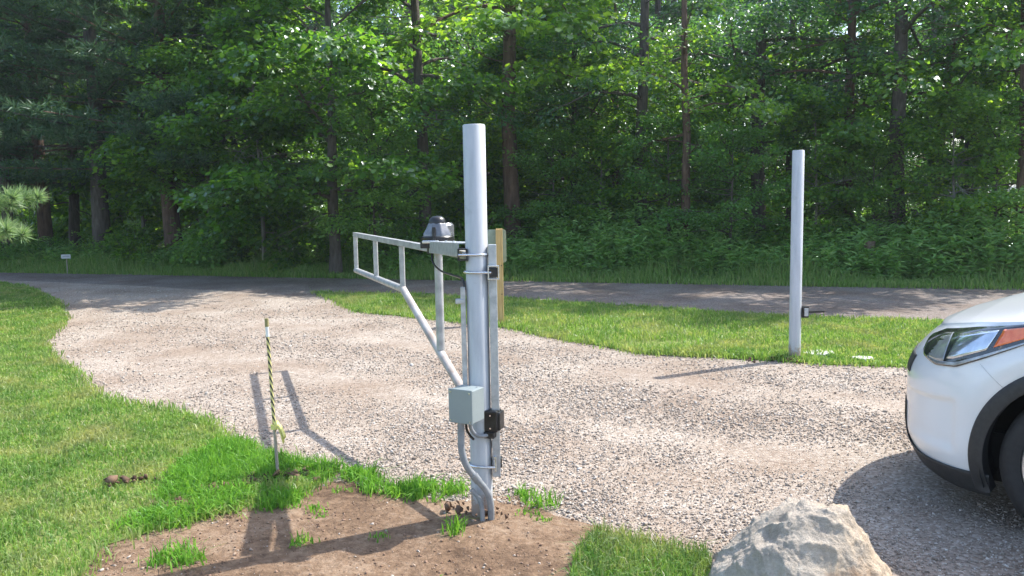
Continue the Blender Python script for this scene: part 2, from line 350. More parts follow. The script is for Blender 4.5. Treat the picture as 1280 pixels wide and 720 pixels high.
# ------------------------------------------------------------------ grass blades
def scatter(poly, n, near=3.2, power=1.0, xr=None, yr=None, view=True):
    P = np.array(poly); x0, y0 = P.min(0); x1, y1 = P.max(0)
    if xr: x0, x1 = max(x0, xr[0]), min(x1, xr[1])
    if yr: y0, y1 = max(y0, yr[0]), min(y1, yr[1])
    out = []; k = 0
    while k < n:
        q = np.stack([rng.uniform(x0, x1, n * 2), rng.uniform(y0, y1, n * 2)], 1)
        d = np.hypot(q[:, 0], q[:, 1])
        q = q[rng.random(len(q)) < (near / np.maximum(d, near)) ** power]
        if view: q = q[np.abs(q[:, 0]) < 0.74 * q[:, 1] + 1.0]
        q = q[inside(q, poly)]
        out.append(q); k += len(q)
    return np.concatenate(out)[:n]
def blades(P, h, wd, lean=0.5, z=0.0):
    """curved blades, 5 verts each"""
    n = len(P); az = rng.uniform(0, 2 * math.pi, n); fa = rng.uniform(0, 2 * math.pi, n)
    ln = np.abs(rng.normal(0, lean, n)) * h; dx, dy = np.cos(az), np.sin(az); sx, sy = np.cos(fa) * wd / 2, np.sin(fa) * wd / 2
    V = np.zeros((n, 5, 3)); zz = z - 0.004
    V[:, 0] = np.stack([P[:, 0] - sx, P[:, 1] - sy, np.full(n, zz)], 1); V[:, 1] = np.stack([P[:, 0] + sx, P[:, 1] + sy, np.full(n, zz)], 1)
    mx, my, mz = P[:, 0] + dx * ln * 0.3, P[:, 1] + dy * ln * 0.3, z + h * 0.6
    V[:, 2] = np.stack([mx + sx * 0.8, my + sy * 0.8, mz], 1); V[:, 3] = np.stack([mx - sx * 0.8, my - sy * 0.8, mz], 1)
    V[:, 4] = np.stack([P[:, 0] + dx * ln, P[:, 1] + dy * ln, z + h * np.clip(1 - 0.25 * (ln / h) ** 2, 0.45, 1)], 1)
    b = np.arange(n)[:, None] * 5
    return V.reshape(-1, 3), [b + np.array([0, 1, 2, 3]), b + np.array([3, 2, 4])]
def stuff(name, me, label, cat):
    return tag(link(name, me), label, cat, kind='stuff')
P = scatter(lawn_poly, 150000, 3.4, 1.25, (-13, 3), (2.6, 16))
cl = vnoise(P, 3.0, 3); h = (0.022 + 0.030 * cl) * rng.uniform(0.6, 1.3, len(P)); d = np.hypot(P[:, 0], P[:, 1])
ok = rng.random(len(P)) < 0.35 + 0.9 * vnoise(P, 1.1, 8)
P, h, d = P[ok], h[ok], d[ok]
E_ = lawn_poly[(lawn_poly[:, 1] > 2.5) & (lawn_poly[:, 0] > -9)]; E_ = np.repeat(E_, 34, 0) + rng.normal(0, 0.045, (len(E_) * 34, 2))
P = np.concatenate([P, E_]); h = np.concatenate([h, rng.uniform(0.03, 0.075, len(E_))]); d = np.hypot(P[:, 0], P[:, 1])
V, Fc = blades(P, h, 0.0035 + 0.0007 * d, 0.95, 0.014)
stuff('lawn_grass', np_mesh('lawn_grass', V, Fc, L_GRASS), 'short mown green lawn grass left of the gravel drive', 'grass')
P = scatter(isl_poly, 90000, 7.5, 0.8, (-4, 9), (5, 14)); cl = vnoise(P, 2.2, 4)
ok = rng.random(len(P)) < np.clip(0.25 + 1.2 * vnoise(P, 0.9, 18), 0, 1) * (1 - 0.85 * np.exp(-(((P - G(838, 432)[:2]) / [0.75, 0.28]) ** 2).sum(1))); P, cl = P[ok], cl[ok]
E_ = isl_poly[(isl_poly[:, 0] < 7)]; E_ = np.repeat(E_, 22, 0) + rng.normal(0, 0.05, (len(E_) * 22, 2)); P = np.concatenate([P, E_]); cl = np.concatenate([cl, rng.random(len(E_))])
V, Fc = blades(P, (0.03 + 0.045 * cl) * rng.uniform(0.6, 1.3, len(P)), 0.010, 0.8, 0.014)
stuff('island_grass', np_mesh('island_grass', V, Fc, L_GRASS), 'sunlit grass island between the gravel drive and the lane', 'grass')
P = scatter(fore_poly, 9000, 3, 1.0, None, (2.3, 5)); V, Fc = blades(P, rng.uniform(0.025, 0.075, len(P)), rng.uniform(0.003, 0.006, len(P)), 1.0, 0.016)
stuff('foreground_grass', np_mesh('foreground_grass', V, Fc, L_GRASS), 'patch of green grass beside the boulder at the edge of the soil', 'grass')
# lush taller grass around the stake and along the soil edge: clumps
lush = px((215, 600), (270, 560), (300, 556), (335, 578), (400, 590), (424, 590), (395, 606), (345, 605), (330, 618), (290, 640), (240, 655), (190, 662))
C = scatter(lush, 520, 4, 0.3)
hole = np.array(px((372, 600), (268, 620), (224, 640), (318, 612), (165, 607)))
C = C[np.min(np.linalg.norm(C[:, None] - hole[None], axis=2), 1) > 0.09]
C2 = []
for (a, b, n, s) in (((440, 598), (500, 622), 24, 0.04), ((500, 618), (580, 622), 28, 0.04), ((350, 640), (352, 622), 22, 0.05), ((662, 630), (690, 636), 4, 0.03), ((645, 622), (655, 628), 2, 0.03), ((372, 682), (376, 684), 2, 0.025), ((200, 708), (245, 702), 9, 0.05), ((572, 668), (574, 672), 2, 0.01), ((170, 655), (240, 660), 18, 0.06)):
    a, b = G(*a)[:2], G(*b)[:2]; t = rng.random(n)[:, None]; C2.append(a + (b - a) * t + rng.normal(0, s, (n, 2)))
E_ = soil_poly[(soil_poly[:, 1] > 2.6)]; E_ = E_[rng.random(len(E_)) < 0.22]; C2.append(E_ + rng.normal(0, 0.06, E_.shape)); C2.append(scatter(soil_poly, 12, 3.2, 0.3, None, (2.9, 4.6)))
nsp = len(E_) + 12
C2 = np.concatenate(C2); CC = np.concatenate([C, C2])
k = 24; P = np.repeat(CC, k, 0) + rng.normal(0, 0.028, (len(CC) * k, 2))
ch = np.repeat(np.concatenate([rng.uniform(0.045, 0.095, len(C)), np.concatenate([rng.uniform(0.035, 0.09, len(C2) - nsp), rng.uniform(0.012, 0.04, nsp)])]), k)
V, Fc = blades(P, ch * rng.uniform(0.5, 1.25, len(P)), rng.uniform(0.004, 0.010, len(P)), 1.0, 0.012)
stuff('lush_grass', np_mesh('lush_grass', V, Fc, L_TUFT), 'longer bright green grass clumps around the striped stake and soil edge', 'grass')
# verge beyond the lane
n = 60000; X = rng.uniform(-17, 13, n); P = np.stack([X, EDGE(X) - 0.35 + np.abs(rng.normal(0, 0.9, n))], 1)
P = P[rng.random(n) < np.clip(0.3 + vnoise(P, 0.8, 6), 0, 1)]
V, Fc = blades(P, (0.07 + 0.42 * vnoise(P, 1.3, 12) * np.clip((P[:, 1] - EDGE(P[:, 0]) + 0.35) / 0.9, 0.12, 1)) * rng.uniform(0.6, 1.3, len(P)), 0.014, 0.5, 0)
stuff('verge_grass', np_mesh('verge_grass', V, Fc, L_VERGE), 'rough grass verge along the far side of the lane', 'grass')
# ground cover under the wood: low leaves
n = 26000; X = rng.uniform(-30, 26, n); P = np.stack([X, EDGE(X) + 0.5 + rng.exponential(7, n)], 1)

# ------------------------------------------------------------------ loose stones
def hull_templates(k, npts=9):
    T = []
    for i in range(k):
        bm = bmesh.new(); q = rng.normal(0, 1, (npts, 3)); q /= np.linalg.norm(q, axis=1)[:, None]; q *= rng.uniform(0.8, 1.15, (npts, 1))
        for p in q: bm.verts.new(p)
        r = bmesh.ops.convex_hull(bm, input=bm.verts); bmesh.ops.triangulate(bm, faces=bm.faces)
        bm.verts.ensure_lookup_table(); bm.verts.index_update()
        T.append((np.array([v.co[:] for v in bm.verts]), np.array([[v.index for v in f.verts] for f in bm.faces]))); bm.free()
    return T
TPL = hull_templates(12)
def stones(P, size, flat=0.6, z0=0.008, sink=0.35):
    Vs, Fs, off = [], [], 0; which = rng.integers(0, len(TPL), len(P))
    for t, (tv, tf) in enumerate(TPL):
        ii = np.where(which == t)[0]; n = len(ii)
        if not n: continue
        sc = size[ii][:, None] * np.stack([rng.uniform(0.7, 1.3, n), rng.uniform(0.6, 1.0, n), flat * rng.uniform(0.7, 1.2, n)], 1)
        a = rng.uniform(0, 2 * math.pi, n); ti = rng.normal(0, 0.35, n)
        v = tv[None] * sc[:, None]
        y, zz = v[..., 1] * np.cos(ti)[:, None] - v[..., 2] * np.sin(ti)[:, None], v[..., 1] * np.sin(ti)[:, None] + v[..., 2] * np.cos(ti)[:, None]
        x = v[..., 0]; ca, sa = np.cos(a)[:, None], np.sin(a)[:, None]
        W = np.stack([x * ca - y * sa + P[ii, 0][:, None], x * sa + y * ca + P[ii, 1][:, None], zz + z0 + (size[ii] * flat * (1 - 2 * sink))[:, None]], 2)
        Vs.append(W.reshape(-1, 3)); Fs.append((tf[None] + (np.arange(n) * len(tv))[:, None, None] + off).reshape(-1, 3)); off += n * len(tv)
    return np.concatenate(Vs), np.concatenate(Fs)
P = scatter(drive_poly, 150000, 3.4, 1.8, (-9, 7), (2.2, 15))
d = np.hypot(P[:, 0], P[:, 1])
cov = vnoise(P, 0.9, 55) * 0.6 + vnoise(P, 3.0, 56) * 0.4
TR = np.array(spline([(5.5, 2.2), (3.4, 4.2), (1.2, 5.8), (-1.2, 7.6), (-3.6, 9.8), (-6.5, 12.2), (-10, 15.5)], 12))[:, :2] if False else np.array([(5.5, 2.2), (4.4, 3.3), (3.4, 4.25), (2.3, 5.05), (1.2, 5.8), (0, 6.65), (-1.2, 7.6), (-2.4, 8.65), (-3.6, 9.8), (-5, 11.0), (-6.5, 12.2), (-10, 15.0)])
dt = np.full(len(P), 9.0)
for a_, b_ in zip(TR[:-1], TR[1:]):
    e_ = b_ - a_; t_ = np.clip(((P - a_) @ e_) / (e_ @ e_), 0, 1); dt = np.minimum(dt, np.linalg.norm(P - a_ - t_[:, None] * e_, axis=1))
cov = cov - 0.42 * np.exp(-((dt - 0.75) / 0.22) ** 2) * (0.5 + vnoise(P, 1.5, 60)) + 0.10 * np.exp(-(dt / 0.3) ** 2)
sz = (0.0049 + 0.0001 * d) * np.exp(rng.normal(0, 0.42, len(P))) * (0.65 + 0.8 * cov)
keep = rng.random(len(P)) < np.clip(cov * 1.7 + 0.15, 0.2, 1) * np.clip(1.45 - d / 12, 0.25, 1); P, sz = P[keep], sz[keep]
E_ = np.concatenate([lawn_poly, isl_poly]); E_ = E_[(E_[:, 1] > 2.5) & (np.abs(E_[:, 0]) < 8)]; E_ = np.repeat(E_, 5, 0) + rng.normal(0, 0.09, (len(E_) * 5, 2))
P = np.concatenate([P, E_]); sz = np.concatenate([sz, 0.008 * np.exp(rng.normal(0, 0.4, len(E_)))])
V, Fc = stones(P, np.minimum(sz, 0.022), 0.6, 0.010)
stuff('driveway_stones', np_mesh('driveway_stones', V, Fc, STONES), 'loose pale crushed stone covering the gravel driveway', 'gravel')
P = scatter(soil_poly, 9000, 3.2, 0.5, None, (2.3, 5)); P = P[rng.random(len(P)) < 0.15 + 1.1 * vnoise(P, 2.4, 71) ** 2]; V, Fc = stones(P, np.minimum(0.0032 * np.exp(rng.normal(0, 0.7, len(P))), 0.011), 0.7, 0.012)
stuff('soil_pebbles', np_mesh('soil_pebbles', V, Fc, island('soil_crumb', [(0, (0.13, 0.078, 0.05)), (0.6, (0.27, 0.175, 0.12)), (0.93, (0.36, 0.27, 0.2)), (1, (0.55, 0.49, 0.43))])), 'pebbles and crumbs scattered over the bare brown soil', 'pebbles')
# dug-up clods
P = []
for (q, n, s) in (((372, 600), 70, 0.05), ((268, 620), 60, 0.04), ((224, 640), 60, 0.035), ((318, 608), 40, 0.05), ((165, 607), 25, 0.04), ((572, 640), 5, 0.03), ((988, 453), 26, 0.06), ((940, 456), 9, 0.03), ((605, 648), 22, 0.05)):
    P.append(G(*q)[:2] + rng.normal(0, s, (n, 2)) * [1.3, 1])
P = np.concatenate(P); V, Fc = stones(P, 0.013 * np.exp(rng.normal(0, 0.4, len(P))), 0.9, 0.034)
stuff('soil_clods', np_mesh('soil_clods', V, Fc, island('dark_clod', [(0, (0.06, 0.035, 0.022)), (1, (0.19, 0.12, 0.08))])), 'dark dug up soil clods in the grass by the striped stake', 'soil')

# ------------------------------------------------------------------ gate post with opener
PB = G(603, 645); PX, PY = PB[0], PB[1]
post = tag(empty('gate_post', (PX, PY, 0)), 'near round grey steel gate post carrying the junction box and gate opener', 'gate post')
L = lambda p: np.array(p, float) - np.array([PX, PY, 0])      # world -> post local
pr = 0.0505
pole = MB().lathe([(pr, -0.25), (pr, 1.805), (pr - 0.004, 1.81), (pr - 0.006, 1.81), (pr - 0.006, 1.2), (0.0, 1.2)], 40).build('pole', POST, post, 40)
def ubolt(z, ang, r=0.0058, reach=0.075):
    m = MB(); pts = []
    ca, sa = math.cos(ang), math.sin(ang); n = 20
    for i in range(n + 1):
        t = ang + math.pi / 2 + math.pi * i / n; pts.append((math.cos(t) * (pr + r), math.sin(t) * (pr + r), z))
    e = np.array([ca, sa, 0]) * reach
    a = np.array(pts[0]) + e; b = np.array(pts[-1]) + e
    m.tube([a, *pts, b], r, 8); return m
A_R = R(-8); A_L = R(175)
ubolt(1.232, A_L).build('u_bolt', CHROME, post, 60); ubolt(1.152, A_R).build('u_bolt', CHROME, post, 60); ubolt(0.255, A_R).build('u_bolt', CHROME, post, 60)
# clamp brackets
def bracket(c, w, d, h, m, nm='clamp_bracket'):
    b = MB(); b.box((c[0], c[1], c[2] + h / 2), (w, d, 0.006)); b.box((c[0], c[1], c[2] - h / 2), (w, d, 0.006)); b.box((c[0] + w / 2 - 0.0031, c[1], c[2]), (0.006, d * 0.98, h - 0.0062)); b.box((c[0] - w / 2 + 0.0031, c[1], c[2]), (0.006, d * 0.98, h - 0.0062))
    return b.build(nm, m, post, bevel=0.001)
hb = bracket((0.076, -0.058, 1.152), 0.052, 0.03, 0.058, CHROME); MB().box((0.076, -0.056, 1.152), (0.038, 0.026, 0.040)).build('hinge_block', BLACK, hb, bevel=0.003)
hb = bracket((0.072, -0.005, 0.262), 0.05, 0.05, 0.035, BLACK); MB().tube([(0.066, -0.045, 0.30), (0.066, -0.045, 0.23)], 0.007, 8).build('hinge_pin', CHROME, hb, 50)
bracket((-0.062, -0.02, 1.232), 0.045, 0.05, 0.048, BLACK)
# arm that carries the opener: channel from the post towards upper left
GD = np.array([-0.328, 0.945, 0])                       # direction of the open gate
a0 = np.array([-0.035, 0.062, 1.278]); a1 = L(A(547, 308, PY + 0.93)); a1[2] = 1.240; a0[2] = 1.278
m = MB(); dv = a1 - a0; Ln = np.linalg.norm(dv[:2]); ang = math.atan2(dv[1], dv[0]); mid = (a0 + a1) / 2
Mz = Matrix.Rotation(ang, 3, 'Z'); nr = np.array([-math.sin(ang), math.cos(ang), 0])
Mz = Mz @ Matrix.Rotation(-math.atan2(dv[2], Ln), 3, 'Y')
m.box(mid, (Ln + 0.04, 0.115, 0.006), Mz); m.box(mid + nr * 0.055 + [0, 0, -0.0315], (Ln + 0.04, 0.0048, 0.0565), Mz)
arm = m.build('opener_arm', GALV, post, bevel=0.0015)
for k in (0.25, 0.5, 0.8):
    q = a0 + dv * k + nr * 0.03; MB().lathe([(0.008, 0.0035), (0.008, 0.010), (0.0, 0.010)], 6, q).build('bolt_head', CHROME, arm, 30)
# opener head
hc = a1 + np.array([0.0, 0.02, 0.0])
oh = MB()
prof = [(0.0, 0.108), (0.035, 0.108), (0.050, 0.100), (0.060, 0.078), (0.080, 0.045), (0.083, 0.030), (0.078, 0.004)]
oh.lathe(prof, 8, hc, Matrix.Rotation(R(22), 3, 'Z')); head = oh.build('opener_motor', HEADG, post, 28, bevel=0.004)
MB().lathe([(0.0, 0.139), (0.024, 0.137), (0.040, 0.126), (0.047, 0.110), (0.047, 0.098)], 20, hc).build('top_cap', BLACK, head, 50)
MB().lathe([(0.086, 0.003), (0.0875, 0.010), (0.0875, 0.026), (0.082, 0.032)], 24, hc).build('lower_skirt', BLACK, head, 40)
MB().box(hc + [-0.012, -0.082, 0.045], (0.018, 0.03, 0.075)).build('release_lever', BLACK, head, bevel=0.004)
MB().box(hc + [-0.02, -0.06, -0.012], (0.13, 0.09, 0.036)).build('motor_base', BLACK, head, bevel=0.004)
MB().box(hc + [-0.035, -0.108, 0.004], (0.075, 0.02, 0.016)).build('release_bar', CHROME, head, bevel=0.003)
MB().lathe([(0.062, 0.0), (0.062, 0.085), (0.05, 0.098), (0.0, 0.098)], 24, hc + [0.022, 0.09, 0.0]).build('rear_housing', HEADG, head, 40)
MB().lathe([(0.024, -0.06), (0.024, -0.03), (0.0, -0.03)], 12, hc + [-0.03, -0.06, 0]).build('output_shaft', BLACK, head, 40)
head.scale = (1.04,) * 3; head.location = hc * -0.04
cb = [hc + [-0.02, -0.07, -0.03], L(A(540, 322, PY + 0.86)), L(A(543, 331, PY + 0.8)), L(A(552, 339, PY + 0.6)), L(A(566, 344, PY + 0.3)), L(A(578, 349, PY + 0.02)), L(A(581, 362, PY - 0.02))]
def spline(P, n=8):
    P = [np.array(p, float) for p in P]; Q = [P[0]] + P + [P[-1]]; out = []
    for i in range(1, len(Q) - 2):
        for k in range(n):
            t = k / n; a, b, c, d = Q[i - 1:i + 3]
            out.append(0.5 * ((2 * b) + (-a + c) * t + (2 * a - 5 * b + 4 * c - d) * t * t + (-a + 3 * b - 3 * c + d) * t ** 3))
    return out + [P[-1]]
MB().tube(spline(cb), 0.0055, 8).build('cable', BLACK, post, 60)
# thin strut on the left side
x0 = L(A(580, 420, PY - 0.02))
MB().tube([(x0[0], x0[1], 0.56), (x0[0], x0[1], 1.085)], 0.0155, 4, square=True).build('strut', GALV, post, bevel=0.002)
MB().box((x0[0] - 0.012, x0[1], 1.02), (0.045, 0.03, 0.022)).build('strut_clip', GALV, post, bevel=0.003)
# junction box
bc = L(A(584, 505, PY - 0.135)); bw, bd_, bh = 0.118, 0.098, 0.148
MJ = Matrix.Rotation(R(24), 3, 'Z')
MJ = Matrix.Rotation(R(-30), 3, 'Z')
jb = MB().box(bc, (bw, bd_, bh), MJ).build('junction_box', BOXG, post, bevel=0.004)
fn = np.array(MJ @ Vector((0, -1, 0)))
lid = MB().box(bc + fn * (bd_ / 2 + 0.004) + [0, 0, 0.001], (bw + 0.006, 0.008, bh + 0.006), MJ).build('box_lid', BOXG, jb, bevel=0.003)
MB().lathe([(0.0045, 0), (0.0045, 0.005), (0, 0.006)], 8, bc + np.array(MJ @ Vector((bw / 2 - 0.02, 0.02, bh / 2)))).build('screw', CHROME, jb, 40)
for sx_ in (-1, 1):
    for sz_ in (-1, 1):
        MB().lathe([(0.0038, 0), (0.0038, 0.0025), (0, 0.003)], 10, bc + fn * (bd_ / 2 + 0.008) + np.array(MJ @ Vector((sx_ * 0.050, 0, sz_ * 0.064))), MJ @ Matrix.Rotation(R(90), 3, 'X')).build('screw', CHROME, jb, 40)
bb = bc[2] - bh / 2
# conduits
p0 = L(A(576, 525, PY - 0.15))
cn = [(p0[0], p0[1], bb + 0.002), (p0[0], p0[1], bb - 0.07), L(A(577, 562, PY - 0.15)), L(A(583, 582, PY - 0.145)), L(A(595, 598, PY - 0.12)), L(A(607, 612, PY - 0.095)), L(A(613, 628, PY - 0.08)), L(A(614, 650, PY - 0.07)), L(A(614, 668, PY - 0.07))]
cd = MB().tube(spline(cn), 0.0155, 12).build('conduit', PVC, post, 60)
q = [np.array(cn[4]) + [-0.004, -0.002, 0.006], np.array(cn[5]) + [-0.004, -0.002, 0.004]]
MB().tube([cn[4] + (cn[3] - cn[4]) * 0.3, cn[4] + (cn[5] - cn[4]) * 0.25], 0.019, 12).build('coupling', PVC, cd, 60)
c2 = [L(A(589, 612, PY - 0.085)), L(A(594, 617, PY - 0.085)), L(A(600, 626, PY - 0.085)), L(A(603, 640, PY - 0.085)), L(A(603, 662, PY - 0.085))]
MB().tube(spline(c2), 0.011, 10).build('conduit', PVC, post, 60)
c3 = [L(A(587, 524, PY - 0.11)), L(A(589, 536, PY - 0.1)), L(A(596, 544, PY - 0.085)), L(A(604, 545, PY - 0.07)), L(A(612, 543, PY - 0.05))]
MB().tube(spline(c3), 0.009, 10).build('conduit', PVC, post, 60)
c4 = [L(A(583, 520, PY - 0.11)), L(A(583, 535, PY - 0.09)), L(A(588, 545, PY - 0.075)), L(A(592, 549, PY - 0.06))]
MB().tube(spline(c4), 0.006, 8).build('cable', BLACK, post, 60)
# black control box on the right
kc = L(A(616, 525, PY - 0.03))
kb = MB().box(kc, (0.062, 0.07, 0.10), Matrix.Rotation(R(-18), 3, 'Z')).build('control_box', BLACK, post, bevel=0.006)
MB().box(kc + [0.034, 0.004, -0.002], (0.02, 0.066, 0.085), Matrix.Rotation(R(-18), 3, 'Z')).build('box_cover', BLACK, kb, bevel=0.006)
MB().box(kc + [-0.012, -0.012, -0.063], (0.05, 0.05, 0.03), Matrix.Rotation(R(-18), 3, 'Z')).build('mount_plate', BLACK, kb, bevel=0.003)
for dz in (0.03, -0.03): MB().lathe([(0.004, 0), (0.004, 0.004), (0, 0.004)], 8, kc + [-0.012, -0.034, dz], Matrix.Rotation(R(90), 3, 'X')).build('screw', CHROME, kb, 40)

# ------------------------------------------------------------------ swinging gate
HX, HY = A(617, 450, PY - 0.02)[0] + 0.004, PY - 0.02
gate = tag(empty('swing_gate', (HX, HY, 0)), 'open grey tubular swing gate tapering to a ladder end over the gravel', 'gate')
T = lambda t, z: np.array([GD[0] / GD[1] * 0.935 * (t + 1), 0.935 * (t + 1), z])
def zat(x, y, t): return A(x, y, HY + 0.935 * (t + 1))[2]
zt = [1.215, 1.205, 1.20, 1.19, 1.18]
MB().tube([(0, 0, 0.2), (0, 0, 1.275)], 0.0255, 4, square=True).build('hinge_stile', GALV, gate, bevel=0.003)
MB().tube([T(-0.97, 1.205), T(3.02, 1.165)], 0.027, 4, square=True).build('top_rail', TUBE, gate, bevel=0.003)
MB().tube([T(3.02, 0.845), T(1, 0.875)], 0.024, 12).build('bottom_rail', TUBE, gate, 50)
MB().tube([T(1.03, 0.885), T(0.9, 0.85), T(-0.97, 0.345)], 0.024, 12).build('brace', RUST, gate, 50)
def zb(t): return 0.875 - (1 - t) * 0.262 if t < 1 else 0.875 - (t - 1) * 0.015
for t in (0, 1, 2, 3):
    MB().tube([T(t, zb(t) + 0.012), T(t, 1.205 - 0.01 * (t + 1) - 0.018)], 0.0235, 4 if t else 12, square=bool(t)).build('rung', TUBE, gate, 50 if not t else None, bevel=0.003 if t else 0)

# ------------------------------------------------------------------ latch post on the far side of the opening
LB = G(993, 450)
lp = tag(empty('latch_post', (LB[0], LB[1], 0)), 'plain pale grey steel post with a latch, at the grass edge across the drive', 'gate post')
MB().lathe([(pr, -0.2), (pr, 1.825), (pr - 0.004, 1.83), (pr - 0.006, 1.83), (pr - 0.006, 1.3), (0, 1.3)], 36).build('pole', POST, lp, 40)
lt = MB().box((pr + 0.028, -0.01, 0.43), (0.055, 0.055, 0.10)).build('latch_receiver', BLACK, lp, bevel=0.003)
MB().box((pr + 0.031, -0.043, 0.43), (0.034, 0.012, 0.07)).build('face_plate', GALV, lt, bevel=0.002)
MB().tube([(pr + 0.05, 0.0, 0.425), (pr + 0.21, 0.02, 0.425)], 0.013, 4, square=True).build('latch_bar', BLACK, lp, bevel=0.002)

# ------------------------------------------------------------------ striped stake
SB = G(348, 602); ST = A(333, 398, SB[1] + 0.02)
st = tag(empty('marker_stake', (SB[0], SB[1], 0)), 'thin leaning stake wrapped in yellow and black striped tape with a ribbon', 'stake')
tl = ST - SB; at_ = lambda k: tl * k
MB().tube([at_(-0.08), at_(0.36)], 0.0086, 8).build('stake_foot', GREYWOOD, st, 50)
MB().tube([at_(0.33), at_(0.90)], 0.0088, 12).build('striped_shaft', TAPE, st, 50)
MB().tube([at_(0.89), at_(0.965)], 0.0093, 12).build('white_band', WHITEP, st, 50)
MB().tube([at_(0.95), at_(1.0)], 0.0103, 12).build('stake_cap', surf('dull_brass', (0.22, 0.19, 0.07), (0.32, 0.29, 0.12), 60, 0.5), st, 50)
MB().tube([at_(0.885) + [0.012, 0, 0], at_(0.885) + [0.045, 0.005, 0.002]], 0.0022, 6).build('nail', BLACK, st, 50)
m = MB()
for (a0_, bend, ln, w_) in ((0.35, 1.2, 0.06, 0.024), (-0.5, -0.3, 0.035, 0.024), (1.6, 0.9, 0.05, 0.02), (0.2, 2.0, 0.05, 0.022)):
    rows = []
    for i in range(8):
        s = i / 7; c = at_(0.34) + np.array([math.cos(a0_) * ln * s, math.sin(a0_) * ln * s * 0.5 - 0.014, 0.025 * math.sin(s * 3) + bend * ln * -0.9 * s * s])
        tw = s * 1.2; rows.append([c + np.array([0.2 * math.sin(tw), math.sin(tw), math.cos(tw)]) * w_ / 2 * g for g in (-1, 0, 1)])
    m.grid(rows)
m.tube([at_(0.325), at_(0.355)], 0.019, 10)
rb = m.build('ribbon', YELLOW, st, 60); sm = rb.modifiers.new('thick', 'SOLIDIFY'); sm.thickness = 0.0012

# ------------------------------------------------------------------ wooden sign post seen from behind
WB = G(626, 405); wz = A(626, 286, WB[1])[2]
ws = tag(empty('sign_post', (WB[0], WB[1], 0)), 'yellowish wooden post with the back of a small rounded sign board', 'sign')
MB().box((0, 0, wz / 2 - 0.1), (0.078, 0.085, wz + 0.2)).build('wood_post', LUMBER, ws, bevel=0.005)
bm = bmesh.new(); bw_, bh_, br = 0.115, 0.19, 0.03; vs = []
for (cx, cz, s0) in ((bw_ - br, bh_ - br, 0), (-bw_ + br, bh_ - br, 90), (-bw_ + br, -bh_ + br, 180), (bw_ - br, -bh_ + br, 270)):
    for i in range(6):
        a = R(s0 + 18 * i); vs.append(bm.verts.new((cx + br * math.cos(a), 0, cz + br * math.sin(a))))
f = bm.faces.new(vs); e = bmesh.ops.extrude_face_region(bm, geom=[f]); bmesh.ops.translate(bm, vec=(0, 0.012, 0), verts=[v for v in e['geom'] if isinstance(v, bmesh.types.BMVert)])
bmesh.ops.recalc_face_normals(bm, faces=bm.faces); me = bpy.data.meshes.new('sign_board'); bm.to_mesh(me); bm.free(); me.materials.append(BOARD)
link('sign_board', me, ws, (-0.035, 0.0435, wz - 0.20))
for dz in (-0.42, -0.75): MB().lathe([(0.007, 0), (0.007, 0.004), (0, 0.005)], 8, (0.02, -0.0427, wz + dz), Matrix.Rotation(R(90), 3, 'X')).build('nail_head', BLACK, ws)
# small white sign at the edge of the wood on the left
wb = G(83, 336); wy = 17.75; c = A(83, 320.5, wy)
sg = tag(empty('ground_sign', (c[0], c[1], 0)), 'small white rectangular sign low on a stick at the edge of the dark wood', 'sign')
MB().tube([(0, 0, -0.1), (0, 0, c[2] + 0.02)], 0.012, 6).build('stick', GREYWOOD, sg, 50)
MB().box((0, -0.02, c[2]), (0.20, 0.012, 0.085)).build('sign_plate', surf('dull_white_plate', (0.42, 0.42, 0.41), (0.52, 0.52, 0.50), 20, 0.6), sg, bevel=0.003)
MB().box((0, -0.0272, c[2] + 0.005), (0.13, 0.002, 0.016)).build('lettering', surf('faded_print', (0.2, 0.2, 0.22), (0.3, 0.3, 0.32), 60), sg)
# stub post in the undergrowth on the right
c = A(1087, 306, 13.9)
tag(MB().lathe([(0.10, -0.1), (0.095, 0.15), (0.088, c[2]), (0.09, c[2] + 0.06), (0.06, c[2] + 0.03), (0, c[2] + 0.01)], 14).build('tree_stump', STUMPW, None, 40, loc=(c[0], 13.9, 0)), 'brown broken tree stump among the bushes right of the latch post', 'stump')
# two flat pale slabs in the grass by the latch post
def slab(c, rx, ry, seed, label):
    r = np.random.default_rng(seed); n = 11; pts = [(math.cos(t) * rx * r.uniform(0.75, 1.1), math.sin(t) * ry * r.uniform(0.75, 1.1)) for t in np.linspace(0, 2 * math.pi, n, endpoint=False)]
    m = MB(); V = [(x, y, 0) for x, y in pts] + [(x * 0.97, y * 0.97, 0.028) for x, y in pts]
    m.add(V, [tuple(range(n))[::-1], tuple(range(n, 2 * n))] + [(i, (i + 1) % n, n + (i + 1) % n, n + i) for i in range(n)])
    o = m.build('flat_stone', surf('pale_slab', (0.55, 0.52, 0.48), (0.74, 0.72, 0.68), 9, 0.9, 0, 80, 0.002), None, bevel=0.006, loc=(c[0], c[1], 0.012))
    return tag(o, label, 'flat stone')
slab(G(1024, 445), 0.17, 0.13, 3, 'longer flat pale stone in the grass just right of the latch post foot')
slab(G(1078, 452), 0.09, 0.08, 4, 'smaller flat pale stone in the grass farther right of the latch post')

